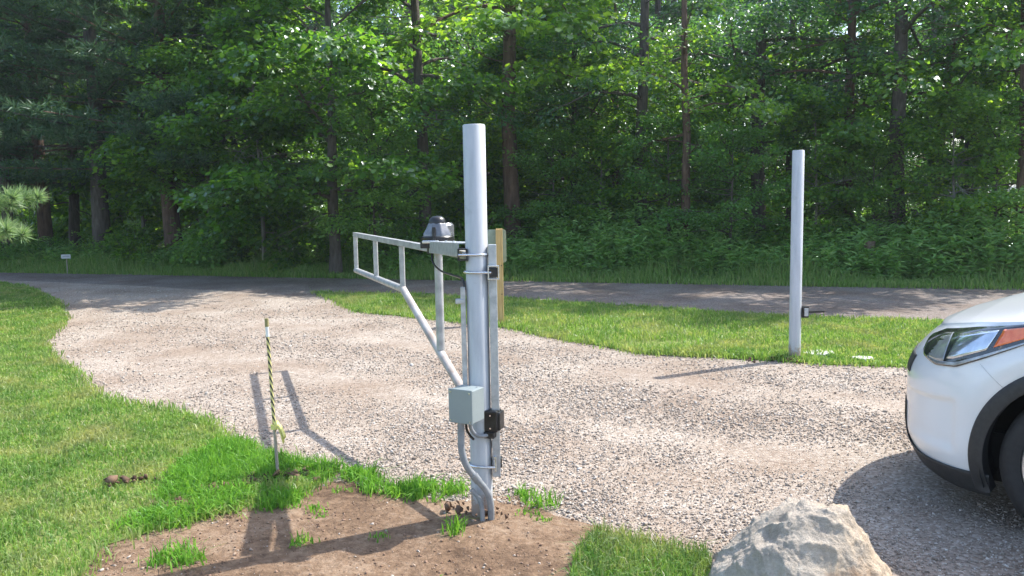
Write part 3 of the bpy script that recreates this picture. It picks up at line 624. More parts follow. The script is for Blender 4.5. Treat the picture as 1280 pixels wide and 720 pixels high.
# ------------------------------------------------------------------ boulder
def boulder():
    bm = bmesh.new(); bmesh.ops.create_icosphere(bm, subdivisions=7, radius=1.0)
    r = np.random.default_rng(12); V = np.array([v.co[:] for v in bm.verts])
    planes = [((-0.75, -0.45, 0.45), 0.78), ((0.0, -0.72, 0.68), 0.80), ((0.78, -0.2, 0.58), 0.84), ((0.15, 0.2, 0.97), 0.90), ((-0.62, 0.1, 0.78), 0.74), ((0.9, -0.4, 0.1), 0.88), ((0.3, -0.95, 0.15), 0.84), ((-0.5, -0.85, 0.15), 0.80), ((0.45, -0.6, 0.66), 0.86), ((-0.25, -0.5, 0.83), 0.82)]
    for k in range(16):
        q = r.normal(0, 1, 3); q /= np.linalg.norm(q); q[2] = abs(q[2]); planes.append((tuple(q), r.uniform(0.88, 0.97)))
    for nrm, dd in planes:
        nv = np.array(nrm); nv /= np.linalg.norm(nv); k = V @ nv - dd; k = np.where(k > 0, k, 0); V = V - nv * (k * 0.95)[:, None]
    from mathutils import noise as N
    for i, v in enumerate(V):
        q = Vector(v); wq = q + 0.25 * N.noise_vector(q * 2.2)
        rid = (1 - abs(N.noise(wq * 2.4 + Vector((9, 2, 4))))) ** 4; rid2 = (1 - abs(N.noise(wq * 6.0 + Vector((3, 8, 1))))) ** 3
        st = N.noise(Vector((q.x * 1.5 + q.z * 5, q.y * 2 - q.z * 3, q.z * 9 + q.x * 3)))
        V[i] = v * (1 + 0.03 * N.noise(q * 1.6) + 0.060 * (rid - 0.4) + 0.008 * (rid2 - 0.4) + 0.014 * st + 0.019 * N.fractal(q * 9 + Vector((1, 5, 2)), 0.6, 2.1, 6))
    V = V * [0.345, 0.31, 0.365]
    for v, q in zip(bm.verts, V): v.co = q
    me = bpy.data.meshes.new('boulder'); bm.to_mesh(me); bm.free(); shade(me, 180)
    m, t, b = mat('limestone'); v = coords(t)
    r1 = ramp(t, [(0.32, (0.30, 0.25, 0.195)), (0.44, (0.46, 0.395, 0.32)), (0.56, (0.58, 0.50, 0.405)), (0.72, (0.72, 0.67, 0.58))])
    t.links.new(noise(t, v, 9, 10, 0.78), r1.inputs[0])
    sx = node(t, 'ShaderNodeSeparateXYZ'); t.links.new(v, sx.inputs[0])
    ad = node(t, 'ShaderNodeMath', operation='MULTIPLY_ADD'); t.links.new(sx.outputs[0], ad.inputs[0]); ad.inputs[1].default_value = 0.45; t.links.new(noise(t, v, 4.2, 7, 0.65), ad.inputs[2])
    r2 = ramp(t, [(0.46, (0, 0, 0)), (0.62, (1, 1, 1))]); t.links.new(ad.outputs[0], r2.inputs[0])
    c = mix(t, r1.outputs[0], (0.62, 0.49, 0.35), r2.outputs[0])
    r3 = ramp(t, [(0.55, (0, 0, 0)), (0.64, (0.85, 0.85, 0.85))]); t.links.new(noise(t, v, 2.6, 5, 0.6), r3.inputs[0])
    c = mix(t, c, (0.33, 0.19, 0.10), r3.outputs[0]); t.links.new(c, b.inputs['Base Color']); b.inputs['Roughness'].default_value = 0.92
    n1 = bump(t, noise(t, v, 18, 10, 0.8), 0.020); n2 = bump(t, noise(t, v, 120, 5, 0.7), 0.006, 1.0, n1); t.links.new(n2, b.inputs['Normal'])
    me.materials.append(m)
    return link('boulder', me, None, (1.06, 3.02, 0.01))
tag(boulder(), 'pale grey limestone boulder beside the gravel at the bottom of the view', 'boulder')

# ------------------------------------------------------------------ car
exec(compile('''
def build_car():
    HDV = np.array([-0.77, 0.64]); HDV /= np.linalg.norm(HDV)
    wheel_px = np.array([2.36, 3.385]); left = np.array([-HDV[1], HDV[0]])
    org = wheel_px - left * 0.80
    car = tag(empty('parked_car', (org[0], org[1], 0), math.atan2(HDV[1], HDV[0])), 'white crossover car with black wheel arch trim entering at the right edge', 'car')
    PAINT, t, b = mat('white_car_paint'); b.inputs['Base Color'].default_value = (0.76, 0.77, 0.78, 1); b.inputs['Roughness'].default_value = 0.32; b.inputs['Coat Weight'].default_value = 0.8; b.inputs['Coat Roughness'].default_value = 0.05
    rr = ramp(t, [(0.3, (0.70, 0.72, 0.74)), (0.7, (0.75, 0.76, 0.77))]); t.links.new(noise(t, coords(t), 3, 4), rr.inputs[0]); t.links.new(rr.outputs[0], b.inputs['Base Color'])
    TRIM = surf('black_trim', (0.018, 0.019, 0.020), (0.030, 0.031, 0.032), 60, 0.6, 0, 500, 0.0004)
    DARK = surf('dark_void', (0.006, 0.006, 0.006), (0.010, 0.010, 0.010), 20, 0.9)
    RUB = surf('tyre_rubber', (0.012, 0.012, 0.013), (0.022, 0.022, 0.022), 40, 0.75, 0, 200, 0.001)
    ALLOY = surf('alloy', (0.55, 0.56, 0.57), (0.62, 0.62, 0.63), 20, 0.28, 0.9)
    LAMPD = surf('lamp_housing', (0.02, 0.022, 0.026), (0.035, 0.038, 0.042), 30, 0.12, 0, None, coat=1)
    LAMPC = surf('lamp_reflector', (0.50, 0.55, 0.62), (0.72, 0.76, 0.82), 14, 0.10, 0.75, None, coat=1)
    LAMPG = surf('lamp_lens_grey', (0.24, 0.25, 0.26), (0.36, 0.37, 0.37), 22, 0.12, 0.2, None, coat=1)
    ORG = surf('amber_marker', (0.78, 0.14, 0.04), (0.88, 0.22, 0.08), 40, 0.2, 0, None, coat=1)
    BAR = surf('lamp_bezel', (0.30, 0.31, 0.32), (0.42, 0.43, 0.44), 30, 0.2, 0.5, None, coat=0.6)
    GLASS, tg, bg_ = mat('car_glass'); bg_.inputs['Base Color'].default_value = (0.01, 0.012, 0.014, 1); bg_.inputs['Roughness'].default_value = 0.04
    XF, XR, WR, HW = 0.87, -3.48, 0.335, 0.90
    ss = lambda a, b, x: np.clip((x - a) / (b - a), 0, 1) ** 2 * (3 - 2 * np.clip((x - a) / (b - a), 0, 1))
    def ip(x, xs, ys): return np.interp(x, xs, ys)
    def zlow(x): return ip(x, [-3.5, -3.1, -2.3, -0.4, 0.5, 0.9], [0.36, 0.24, 0.20, 0.19, 0.165, 0.215])
    def zbelt(x):
        xs = np.array([-3.5, -3.3, -2.6, -1.2, -0.5, -0.1, 0.2, 0.45, 0.62, 0.76, 0.87]); ys = np.array([0.95, 1.0, 1.03, 1.0, 0.99, 0.975, 0.945, 0.90, 0.85, 0.79, 0.735])
        return ip(x, xs, ys)
    def ztop(x):
        xs = np.array([-3.5, -3.42, -3.2, -2.9, -2.4, -1.6, -1.25, -0.95, -0.62, -0.5, -0.3, 0.0, 0.3, 0.5, 0.65, 0.76, 0.83, 0.87]); ys = np.array([0.95, 1.05, 1.32, 1.47, 1.52, 1.52, 1.46, 1.33, 1.07, 1.01, 0.99, 0.976, 0.947, 0.903, 0.856, 0.804, 0.765, 0.735])
        return ip(x, xs, ys)
    def front(z): return XF - 0.30 * np.maximum(0, (z - 0.56) / 0.26) ** 2 * 0.55 - 0.045 * np.maximum(0, (0.36 - z) / 0.16) ** 2
    def hw(x, z):
        w = HW - 0.05 * np.maximum(0, (0.42 - z) / 0.24) ** 2 - 0.035 * np.maximum(0, (z - 0.72) / 0.3) ** 2
        return w - 0.02 * np.exp(-((x + 1.35) / 0.9) ** 2) * np.exp(-((z - 0.55) / 0.2) ** 2)
    XC, XB = 0.06, -2.7
    def side(x, z, detail=True):
        """half width of the body at x, z"""
        x = np.asarray(x, float); z = np.asarray(z, float)
        f = front(z); u = np.clip((x - XC) / (f - XC), 0, 1); v = np.clip((XB - x) / (XB - XR), 0, 1)
        y = hw(x, z) * (1 - u ** 2.75) ** (1 / 2.3) * (1 - v ** 3.2) ** (1 / 2.6)
        if detail:
            # scooped air-curtain panel at the front corner
            k = ss(0.50, 0.53, x) * (1 - ss(0.78, 0.84, x)) * ss(0.30, 0.36, z) * (1 - ss(0.545 + 0.0 * x, 0.56, z + (x - 0.53) * 0.12))
            y = y - 0.016 * k
            # swage above the wheel arch
            y = y + 0.012 * np.exp(-((np.hypot(x, z - WR) - 0.50) / 0.06) ** 2) * ss(0.4, 0.6, z)
        return y
    NT, NZ, NK = 260, 60, 22
    # outline parameter: x from nose to tail with dense sampling at both ends
    a = np.linspace(0, 1, NT); s_ = np.where(a < 0.45, (a / 0.45) ** 2.0 * 0.30, 0.30 + (a - 0.45) / 0.55 * 0.70)
    s_ = np.where(a > 0.9, 1 - (1 - s_) * 1.0, s_)
    for sgn in (1,):
        P = np.zeros((NT, NZ + NK, 3))
        for j in range(NZ + NK):
            tz = min(j / (NZ - 1), 1.0)
            # iterate x, z: nose x depends on z, z depends on x
            x = XF + (XR - XF) * s_
            for it in range(4):
                z = zlow(x) + (zbelt(x) - zlow(x)) * tz
                x = front(z) + (XR - front(z)) * s_
            y = side(x, z)
            if j >= NZ:
                k = (j - NZ + 1) / NK; ph = k * math.pi / 2
                zt_ = np.maximum(ztop(x), zbelt(x)); cab = ss(-0.5, -1.3, x) if False else np.clip((-0.5 - x) / 0.8, 0, 1)
                e = 0.62 + 0.25 * cab
                y = y * np.cos(ph) ** (e * 1.0); z = z + (zt_ - z) * np.sin(ph) ** (1.05 - 0.2 * cab)
                if k == 1: y = y * 0
            P[:, j] = np.stack([x, y, z], 1)
        body_pts = P
    Vv = P.reshape(-1, 3); Wd = NZ + NK; F_ = []
    for i in range(NT - 1):
        for j in range(Wd - 1):
            q = (i * Wd + j, (i + 1) * Wd + j, (i + 1) * Wd + j + 1, i * Wd + j + 1)
            c = (P[i, j] + P[i + 1, j + 1]) / 2
            if j < NZ and (math.hypot(c[0], c[2] - WR) < 0.40 or math.hypot(c[0] + 2.7, c[2] - WR) < 0.40): continue
            F_.append(q)
    m = MB(); m.add(Vv, F_); m.add(Vv * [1, -1, 1], [f[::-1] for f in F_])
    me = bpy.data.meshes.new('body'); me.from_pydata(m.v, [], m.f); me.update()
    bm = bmesh.new(); bm.from_mesh(me); bmesh.ops.remove_doubles(bm, verts=bm.verts, dist=0.0004); bmesh.ops.dissolve_degenerate(bm, edges=bm.edges, dist=0.0003); bmesh.ops.recalc_face_normals(bm, faces=bm.faces); bm.to_mesh(me); bm.free()
    me.materials.append(PAINT); shade(me, 50); link('body', me, car)
    def patch(name, m_, xs, zlo, zhi, off, nz=8, both=True, parent=None, ret=False, bulge=0.0):
        mb = []
        for sg in ((1, -1) if both else (1,)):
            rows = []
            for x, a_, b_ in zip(xs, zlo, zhi):
                zz = np.linspace(a_, b_, nz); yy = side(np.full(nz, x), zz) + off + bulge * np.sin(np.linspace(0, math.pi, nz))
                nx = 0.0
                rows.append([(x + off * 0.9 * max(0, (x - 0.45) / 0.4), sg * y_, z_) for y_, z_ in zip(yy, zz)])
            o = MB().grid(rows).build(name, m_, parent or car, 60)
            sd = o.modifiers.new('thick', 'SOLIDIFY'); sd.thickness = 0.004; sd.offset = 0
            mb.append(o)
        return mb
    # headlamps: housing, then bright reflector, grey lens, amber marker and bezel, each slightly proud
    hx = np.linspace(0.715, -0.02, 60)
    top = ip(hx, [-0.02, 0.2, 0.45, 0.62, 0.70, 0.725], [0.965, 0.935, 0.88, 0.83, 0.785, 0.755])
    bot = ip(hx, [-0.02, 0.1, 0.25, 0.40, 0.52, 0.62, 0.70, 0.725], [0.957, 0.91, 0.84, 0.762, 0.702, 0.688, 0.705, 0.738])
    hs = patch('headlight', LAMPD, hx, bot, top, 0.004)
    for h_, sg in zip(hs, (1, -1)):
        def sub(nm, mm, x0, x1, f0, f1, off, sk=0.0):
            xx = np.linspace(x0, x1, 24); tp = np.interp(xx[::-1], hx[::-1], top[::-1])[::-1]; bt = np.interp(xx[::-1], hx[::-1], bot[::-1])[::-1]
            rows = []
            for x, a_, b_ in zip(xx, bt, tp):
                zz = np.linspace(a_ + (b_ - a_) * f0, a_ + (b_ - a_) * f1, 8); fr = np.linspace(f0, f1, 8); xs_ = x - sk * (fr - 0.5)
                rows.append([(q, sg * (float(side(q, z_)) + off), z_) for q, z_ in zip(xs_, zz)])
            o = MB().grid(rows).build(nm, mm, h_, 60); sd = o.modifiers.new('thick', 'SOLIDIFY'); sd.thickness = 0.003; sd.offset = 0
        sub('side_lens', LAMPG, 0.70, 0.575, 0.12, 0.93, 0.008, 0.02)
        sub('reflector', LAMPC, 0.55, 0.375, 0.20, 0.92, 0.008, 0.06)
        sub('amber_marker', ORG, 0.352, 0.0, 0.24, 0.92, 0.008, 0.05)
        sub('bezel', BAR, 0.70, 0.04, 0.04, 0.13, 0.009)
    # lower bumper cladding
    bx = np.linspace(0.845, 0.36, 50); patch('bumper_trim', TRIM, bx, zlow(bx) - 0.02, ip(bx, [0.36, 0.5, 0.7, 0.80, 0.845], [0.255, 0.245, 0.240, 0.262, 0.295]), 0.008)
    sx = np.linspace(-0.38, -2.32, 40); patch('sill_trim', TRIM, sx, zlow(sx) - 0.01, zlow(sx) + 0.11, 0.012)
    # wheel arch cladding
    for xw in (0.0, -2.7):
        for sg in (1, -1):
            rows = []
            for th in np.linspace(R(-24), R(204), 70):
                row = []
                for k, rad in enumerate((0.382, 0.385, 0.390, 0.408, 0.425, 0.440, 0.447, 0.449)):
                    x = xw + rad * math.cos(th); z = max(WR + rad * math.sin(th), 0.17)
                    y = float(side(x, max(z, 0.2))) + (0.016, 0.02, 0.022, 0.022, 0.02, 0.016, 0.010, -0.004)[k]
                    if k == 0: y -= 0.10
                    row.append((x, sg * y, z))
                rows.append(row)
            MB().grid(rows).build('arch_trim', TRIM, car, 50)
    # inner wheel wells and floor
    m = MB(); m.box((-1.35, 0, 0.30), (3.6, 1.2, 0.16)); m.box((-1.35, 0, 0.5), (2.0, 1.6, 0.3))
    for xw in (0.0, -2.7):
        for sg in (1, -1):
            rows = [[(xw + 0.40 * math.cos(th), sg * y, WR + 0.40 * math.sin(th)) for y in (0.55, 0.87)] for th in np.linspace(R(-20), R(200), 30)]; m.grid(rows)
            m.box((xw, sg * 0.54, 0.45), (0.84, 0.02, 0.62))
    m.build('underbody', DARK, car)
    # wheels
    for xw in (0.0, -2.7):
        for sg in (1, -1):
            MX = Matrix.Rotation(R(-90) * sg, 3, 'X'); c = (xw - 0.008, sg * 0.80, WR)
            wh = MB().lathe([(0.24, 0.05), (0.25, 0.078), (0.285, 0.088), (0.318, 0.075), (0.333, 0.05), (0.336, 0.0), (0.333, -0.05), (0.31, -0.10), (0.23, -0.11), (0.225, -0.06)], 56, c, MX).build('wheel', RUB, car, 40); wh.name = 'wheel'
            MB().lathe([(0.248, 0.074), (0.242, 0.083), (0.226, 0.076), (0.205, 0.03), (0.20, -0.08), (0.0, -0.08)], 56, c, MX).build('rim', ALLOY, wh, 40)
            sp = MB()
            for k in range(5):
                th = R(90 + 72 * k)
                for da, wdt in ((-0.16, 0.026), (0.16, 0.026)):
                    a0 = np.array([math.cos(th) * 0.045, math.sin(th) * 0.045]); a1 = np.array([math.cos(th + da) * 0.225, math.sin(th + da) * 0.225]); d_ = (a1 - a0) / np.linalg.norm(a1 - a0); n_ = np.array([-d_[1], d_[0]]) * wdt / 2
                    V = []
                    for q, zz in ((a0, 0.05), (a1, 0.068)):
                        for s2 in (-1, 1):
                            for dz in (0, -0.02):
                                w3 = Vector((*(q + n_ * s2), zz + dz)); V.append(np.array(MX @ w3) + np.array(c))
                    sp.add(V, [(0, 2, 6, 4), (1, 5, 7, 3), (0, 4, 5, 1), (2, 3, 7, 6), (0, 1, 3, 2), (4, 6, 7, 5)])
            sp.lathe([(0.0, 0.062), (0.045, 0.06), (0.055, 0.045), (0.055, 0.0)], 20, c, MX)
            sp.build('spokes', ALLOY, wh, 30, bevel=0.003)
    # nose: grille and lower intake as curved patches wrapped on the front
    def nose(name, m_, z0, z1, yh, off):
        rows = []
        for y in np.linspace(-yh, yh, 40):
            row = []
            for z in np.linspace(z0, z1, 8):
                f = float(front(z)); w_ = float(hw(0.8, z)); u = (1 - (abs(y) / w_) ** 2.3) ** (1 / 2.75); row.append((XC + (f - XC) * u + off, y, z))
            rows.append(row)
        o = MB().grid(rows).build(name, m_, car, 60); sd = o.modifiers.new('thick', 'SOLIDIFY'); sd.thickness = 0.004; sd.offset = 0
        return o
    nose('grille', TRIM, 0.60, 0.685, 0.50, 0.004); nose('intake', DARK, 0.30, 0.43, 0.42, 0.004); nose('licence_plate', WHITEP, 0.46, 0.56, 0.15, 0.010)
    # shut line between bumper and fender
    rows = []
    for s2 in np.linspace(0, 1, 16):
        x = 0.405 - 0.055 * s2 ; x = 0.42 + (0.30 - 0.42) * s2; z = 0.735 + (0.70 - 0.735) * s2; z = 0.737 - 0.045 * s2
        x = 0.415 - 0.115 * s2; z = 0.738 - 0.10 * s2
        rows.append([(x + g * 0.0022, float(side(x + g * 0.0022, z)) + 0.0012, z + g * 0.0025) for g in (-1, 1)])
    MB().grid(rows).build('shut_line', DARK, car)
    # glazing patches on the cabin
    def glaze(name, i_x0, i_x1, k0, k1, both=True):
        for sg in ((1, -1) if both else (1,)):
            ii = [i for i in range(NT) if i_x1 <= P[i, NZ + 3, 0] <= i_x0]; jj = [j for j in range(NZ, NZ + NK) if k0 <= (j - NZ + 1) / NK <= k1]
            rows = [[(P[i, j, 0], sg * (P[i, j, 1] + 0.004), P[i, j, 2] + 0.006) for j in jj] for i in ii]
            if len(rows) > 1 and len(jj) > 1: MB().grid(rows).build(name, GLASS, car, 60)
    glaze('side_window', -1.25, -2.9, 0.10, 0.42)
    glaze('windscreen', -0.60, -1.22, 0.50, 1.0)
    return car
build_car()
''', 'car', 'exec'))

# ------------------------------------------------------------------ trees
class Leaves:
    def __init__(s): s.p = []; s.a = []; s.n = []; s.s = []
    def add(s, p, a, n, z): s.p.append(p); s.a.append(a); s.n.append(n); s.s.append(z)
    def mesh(s, name, m, shape='kite'):
        p = np.concatenate(s.p); a = np.concatenate(s.a); n = np.concatenate(s.n); z = np.concatenate(s.s)[:, None]
        a = a / (np.linalg.norm(a, axis=1)[:, None] + 1e-9); b = np.cross(n, a); b /= np.linalg.norm(b, axis=1)[:, None] + 1e-9; n = np.cross(a, b)
        if shape == 'kite':
            uv = [(0, 0, 0), (0.45, 0.33, 0.10), (1.0, 0, -0.10), (0.45, -0.33, 0.10)]; fs = [[0, 1, 2], [0, 2, 3]]
        elif shape == 'lobed':
            uv = [(0, 0, 0), (0.18, 0.42, 0.05), (0.52, 0.26, 0.04), (0.66, 0.46, -0.03), (1.0, 0, -0.12), (0.66, -0.46, -0.03), (0.52, -0.26, 0.04), (0.18, -0.42, 0.05)]
            fs = [[0, 1, 2], [0, 2, 4], [2, 3, 4], [0, 4, 6], [4, 5, 6], [0, 6, 7]]
        elif shape == 'lance':
            uv = [(0, 0, 0), (0.4, 0.14, 0.05), (1.0, 0, -0.12), (0.4, -0.14, 0.05)]; fs = [[0, 1, 2], [0, 2, 3]]
        elif shape == 'needle2':
            uv = [(0, 0.055, 0), (0, -0.055, 0), (1, 0, 0)]; fs = [[0, 1, 2]]
        else:
            uv = [(0, 0.05, 0), (0, -0.05, 0), (1, 0, 0)]; fs = [[0, 1, 2]]
        V = np.stack([p + (a * u + b * v + n * q) * z for u, v, q in uv], 1); k = len(uv); off = (np.arange(len(p)) * k)[:, None]
        return np_mesh(name, V.reshape(-1, 3), np.concatenate([off + np.array(f) for f in fs]), m)
def spray(L_, rg, base, dirv, length, nl, size, droop, spread=0.5):
    """a flattened fan of leaves along a twig"""
    t = rg.random(nl) ** 0.8; d = dirv / np.linalg.norm(dirv); sd = np.cross([0, 0, 1.0], d); sd /= np.linalg.norm(sd) + 1e-9
    off = rg.normal(0, spread, nl) * length * (0.35 + 0.5 * t)
    p = base + d * (t * length)[:, None] + sd * off[:, None]; p[:, 2] += rg.normal(0, 0.075, nl) * length * 2 - droop * (t * length) ** 2 - np.abs(off) * 0.25
    ax = d * 0.8 + sd * np.sign(off)[:, None] * 0.7 + rg.normal(0, 0.35, (nl, 3)); ax[:, 2] -= 0.25
    nn = np.array([0, 0, 1.0]) + rg.normal(0, 0.6, (nl, 3))
    L_.add(p, ax, nn, size * rg.uniform(0.6, 1.25, nl))
def rot(v, a):
    c, s_ = math.cos(a), math.sin(a); return np.array([v[0] * c - v[1] * s_, v[0] * s_ + v[1] * c, v[2]])
def broadleaf(seed, H, cb, rad, tr, nlimb, leaf, lm, lmesh, bk, shape, nl=16, lean=0.0, fork=False, dens=1.0, zthin=6.2, pthin=0.5, zt2=99):
    rg = np.random.default_rng(seed); wood_ = MB(); L_ = Leaves()
    n = 12; pts = []; q = np.zeros(2); dr = rg.uniform(-1, 1, 2) * lean
    for i in range(n + 1):
        z = H * i / n; q = q + rg.normal(0, 0.035, 2) * (H / n) + dr * (H / n); pts.append(np.array([q[0], q[1], z - (0.15 if i == 0 else 0)]))
    rr = [tr * (1.35 if i == 0 else 1.0) * (1 - 0.85 * (i / n) ** 1.1) + 0.008 for i in range(n + 1)]
    wood_.tube(pts, rr, 9, cap=False)
    def tp(z):
        k = min(max(z / H * n, 0), n - 1e-6); i = int(k); return pts[i] + (pts[i + 1] - pts[i]) * (k - i)
    for q_ in range(9):
        z = rg.uniform(0.9, cb + 2.2); a_ = rg.uniform(0, 6.28); l_ = rg.uniform(0.5, 1.5); d_ = np.array([math.cos(a_), math.sin(a_), rg.normal(0.15, 0.25)]); Q_ = [tp(z)]
        for j in range(5):
            d_ = d_ + rg.normal(0, 0.16, 3); Q_.append(Q_[-1] + d_ / np.linalg.norm(d_) * l_ / 5)
        wood_.tube(Q_, [0.016, 0.013, 0.010, 0.008, 0.006, 0.003], 4, cap=False)
        for j in (2, 3, 4):
            e_ = rot(d_, rg.choice([-0.8, 0.8])) + rg.normal(0, 0.2, 3); wood_.tube([Q_[j], Q_[j] + e_ * l_ * 0.22], [0.006, 0.003], 4, cap=False)
    az = rg.uniform(0, 6.28)
    for li in range(nlimb):
        thin = cb + (H * 0.97 - cb) * (li + 0.5) / nlimb > zthin and cb + (H * 0.97 - cb) * (li + 0.5) / nlimb < zt2 and rg.random() < pthin
        if thin: continue
        f = (li + rg.uniform(0.1, 0.9)) / nlimb; z = cb + (H * 0.97 - cb) * f; az += 2.4 + rg.normal(0, 0.4)
        prof = math.sin(math.pi * min(1, 0.22 + 0.78 * f)) ** 0.7; ln = rad * (0.35 + 0.75 * prof) * rg.uniform(0.7, 1.15)
        el = R(5 + 55 * f) + rg.normal(0, 0.12); d = np.array([math.cos(az) * math.cos(el), math.sin(az) * math.cos(el), math.sin(el)])
        b = tp(z); P_ = [b]; dd = d.copy(); k = 6
        for j in range(k):
            dd = dd + rg.normal(0, 0.12, 3) + np.array([0, 0, -0.09 * (1.2 - f)]); dd /= np.linalg.norm(dd); P_.append(P_[-1] + dd * ln / k)
        r0 = max(0.012, tr * 0.33 * (1 - 0.7 * f)); wood_.tube(P_, [r0 * (1 - 0.85 * j / k) + 0.004 for j in range(k + 1)], 5, cap=False)
        for j in range(1, k + 1):
            for sgn in ((-1, 1) if j < k else (-1, 0, 1)):
                if rg.random() > 0.92 * dens: continue
                bd = P_[j] - P_[j - 1]; bd /= np.linalg.norm(bd); d2 = rot(bd, sgn * rg.uniform(0.5, 1.0)); d2[2] = d2[2] * 0.5 + rg.normal(0.05, 0.22)
                l2 = ln * 0.38 * rg.uniform(0.6, 1.2) * (1.15 - 0.5 * j / k); e = P_[j] + d2 * l2 * 0.55 + [0, 0, rg.normal(0, 0.03)]; e2 = P_[j] + d2 * l2 - [0, 0, 0.06 * l2]
                wood_.tube([P_[j], e, e2], [0.010, 0.007, 0.003], 4, cap=False)
                for c_, w_ in ((P_[j] + d2 * l2 * 0.25, 0.8), (e, 0.9), (e2, 1.0)):
                    for s2 in (-1, 1):
                        d3 = rot(d2, s2 * rg.uniform(0.1, 0.9)); d3[2] = d3[2] * 0.4 + rg.normal(-0.06, 0.16)
                        spray(L_, rg, c_, d3, rg.uniform(0.28, 0.5) * w_, nl, leaf, 0.35)
    trunk = wood_.build(lmesh + '_trunk', bk, None, 60); crown = L_.mesh(lmesh + '_crown', lm, shape)
    tm = trunk.data; bpy.data.objects.remove(trunk); return tm, crown
def conifer(seed, H, cb, rad, tr, lm, nm, bk, tuft=0.13, needles=16, step=0.42, nw=1.0):
    rg = np.random.default_rng(seed); wood_ = MB(); L_ = Leaves()
    pts = [np.array([rg.normal(0, 0.03), rg.normal(0, 0.03), H * i / 8 - (0.15 if i == 0 else 0)]) for i in range(9)]
    wood_.tube(pts, [tr * (1.2 if i == 0 else 1) * (1 - 0.9 * i / 8) + 0.008 for i in range(9)], 9, cap=False)
    z = cb
    while z < H * 0.98:
        f = (z - cb) / (H - cb); nb = rg.integers(4, 6); a0 = rg.uniform(0, 6.28)
        for b_ in range(nb):
            a = a0 + b_ * 6.283 / nb + rg.normal(0, 0.15); ln = rad * (1 - f) ** 0.7 * rg.uniform(0.65, 1.1) + 0.25; el = R(4 + 30 * f) + rg.normal(0, 0.07)
            d = np.array([math.cos(a) * math.cos(el), math.sin(a) * math.cos(el), math.sin(el)]); base = np.array([0, 0, z + rg.normal(0, 0.06)]); k = 6
            P_ = [base + d * ln * j / k + np.array([0, 0, -0.10 * ln * (j / k) ** 2 + 0.12 * ln * max(0, j / k - 0.6)]) for j in range(k + 1)]
            wood_.tube(P_, [0.022 * (1 - 0.8 * j / k) * (1 - 0.5 * f) + 0.004 for j in range(k + 1)], 5, cap=False)
            for j in range(2, k + 1):
                for s2 in (-1, 0, 1):
                    dirn = rot(d, s2 * rg.uniform(0.5, 0.95)) if s2 else d; l2 = ln * 0.30 * rg.uniform(0.6, 1.1) if s2 else 0.15
                    for u in (0.35, 0.7, 1.0):
                        c_ = P_[j] + dirn * l2 * u + rg.normal(0, 0.03, 3); n_ = needles
                        v = rg.normal(0, 1, (n_, 3)) + dirn * 1.0 + np.array([0, 0, 0.5]); v /= np.linalg.norm(v, axis=1)[:, None]
                        L_.add(np.repeat(c_[None], n_, 0), v, rg.normal(0, 1, (n_, 3)), tuft * rg.uniform(0.7, 1.2, n_) * nw)
        z += step * rg.uniform(0.8, 1.25)
    trunk = wood_.build(nm + '_trunk', bk, None, 60); crown = L_.mesh(nm + '_crown', lm, 'needle' if nm == 'near_pine' else 'needle2'); tm = trunk.data; bpy.data.objects.remove(trunk); return tm, crown
def bush(seed, H, rad, nst, leaf, lm, nm, bk, shape='kite', nl=14, ns=9):
    rg = np.random.default_rng(seed); wood_ = MB(); L_ = Leaves()
    for s_ in range(nst):
        a = rg.uniform(0, 6.28); o = np.array([math.cos(a), math.sin(a), 0]) * rg.uniform(0, 0.12) * rad; out = rad * rg.uniform(0.2, 1.0); hh = H * rg.uniform(0.65, 1.05) * (1 - 0.35 * (out / rad) ** 2)
        P_ = [o + np.array([math.cos(a) * out * t ** 1.3, math.sin(a) * out * t ** 1.3, hh * t]) + rg.normal(0, 0.02, 3) * (t > 0) for t in np.linspace(0, 1, 6)]
        wood_.tube(P_, [0.016 * (1 - 0.75 * j / 5) for j in range(6)], 4, cap=False)
        for k in range(ns):
            t = rg.uniform(0.15, 1.0); i = min(int(t * 5), 4); c_ = P_[i] + (P_[i + 1] - P_[i]) * (t * 5 - i); az = rg.uniform(0, 6.28); d = np.array([math.cos(az), math.sin(az), rg.normal(0.25, 0.25)])
            spray(L_, rg, c_, d, rg.uniform(0.22, 0.42) * (0.6 + 0.4 * H), nl, leaf, 0.4)
    trunk = wood_.build(nm + '_stem', bk, None, 60); crown = L_.mesh(nm + '_leaf', lm, shape); tm = trunk.data; bpy.data.objects.remove(trunk); return tm, crown

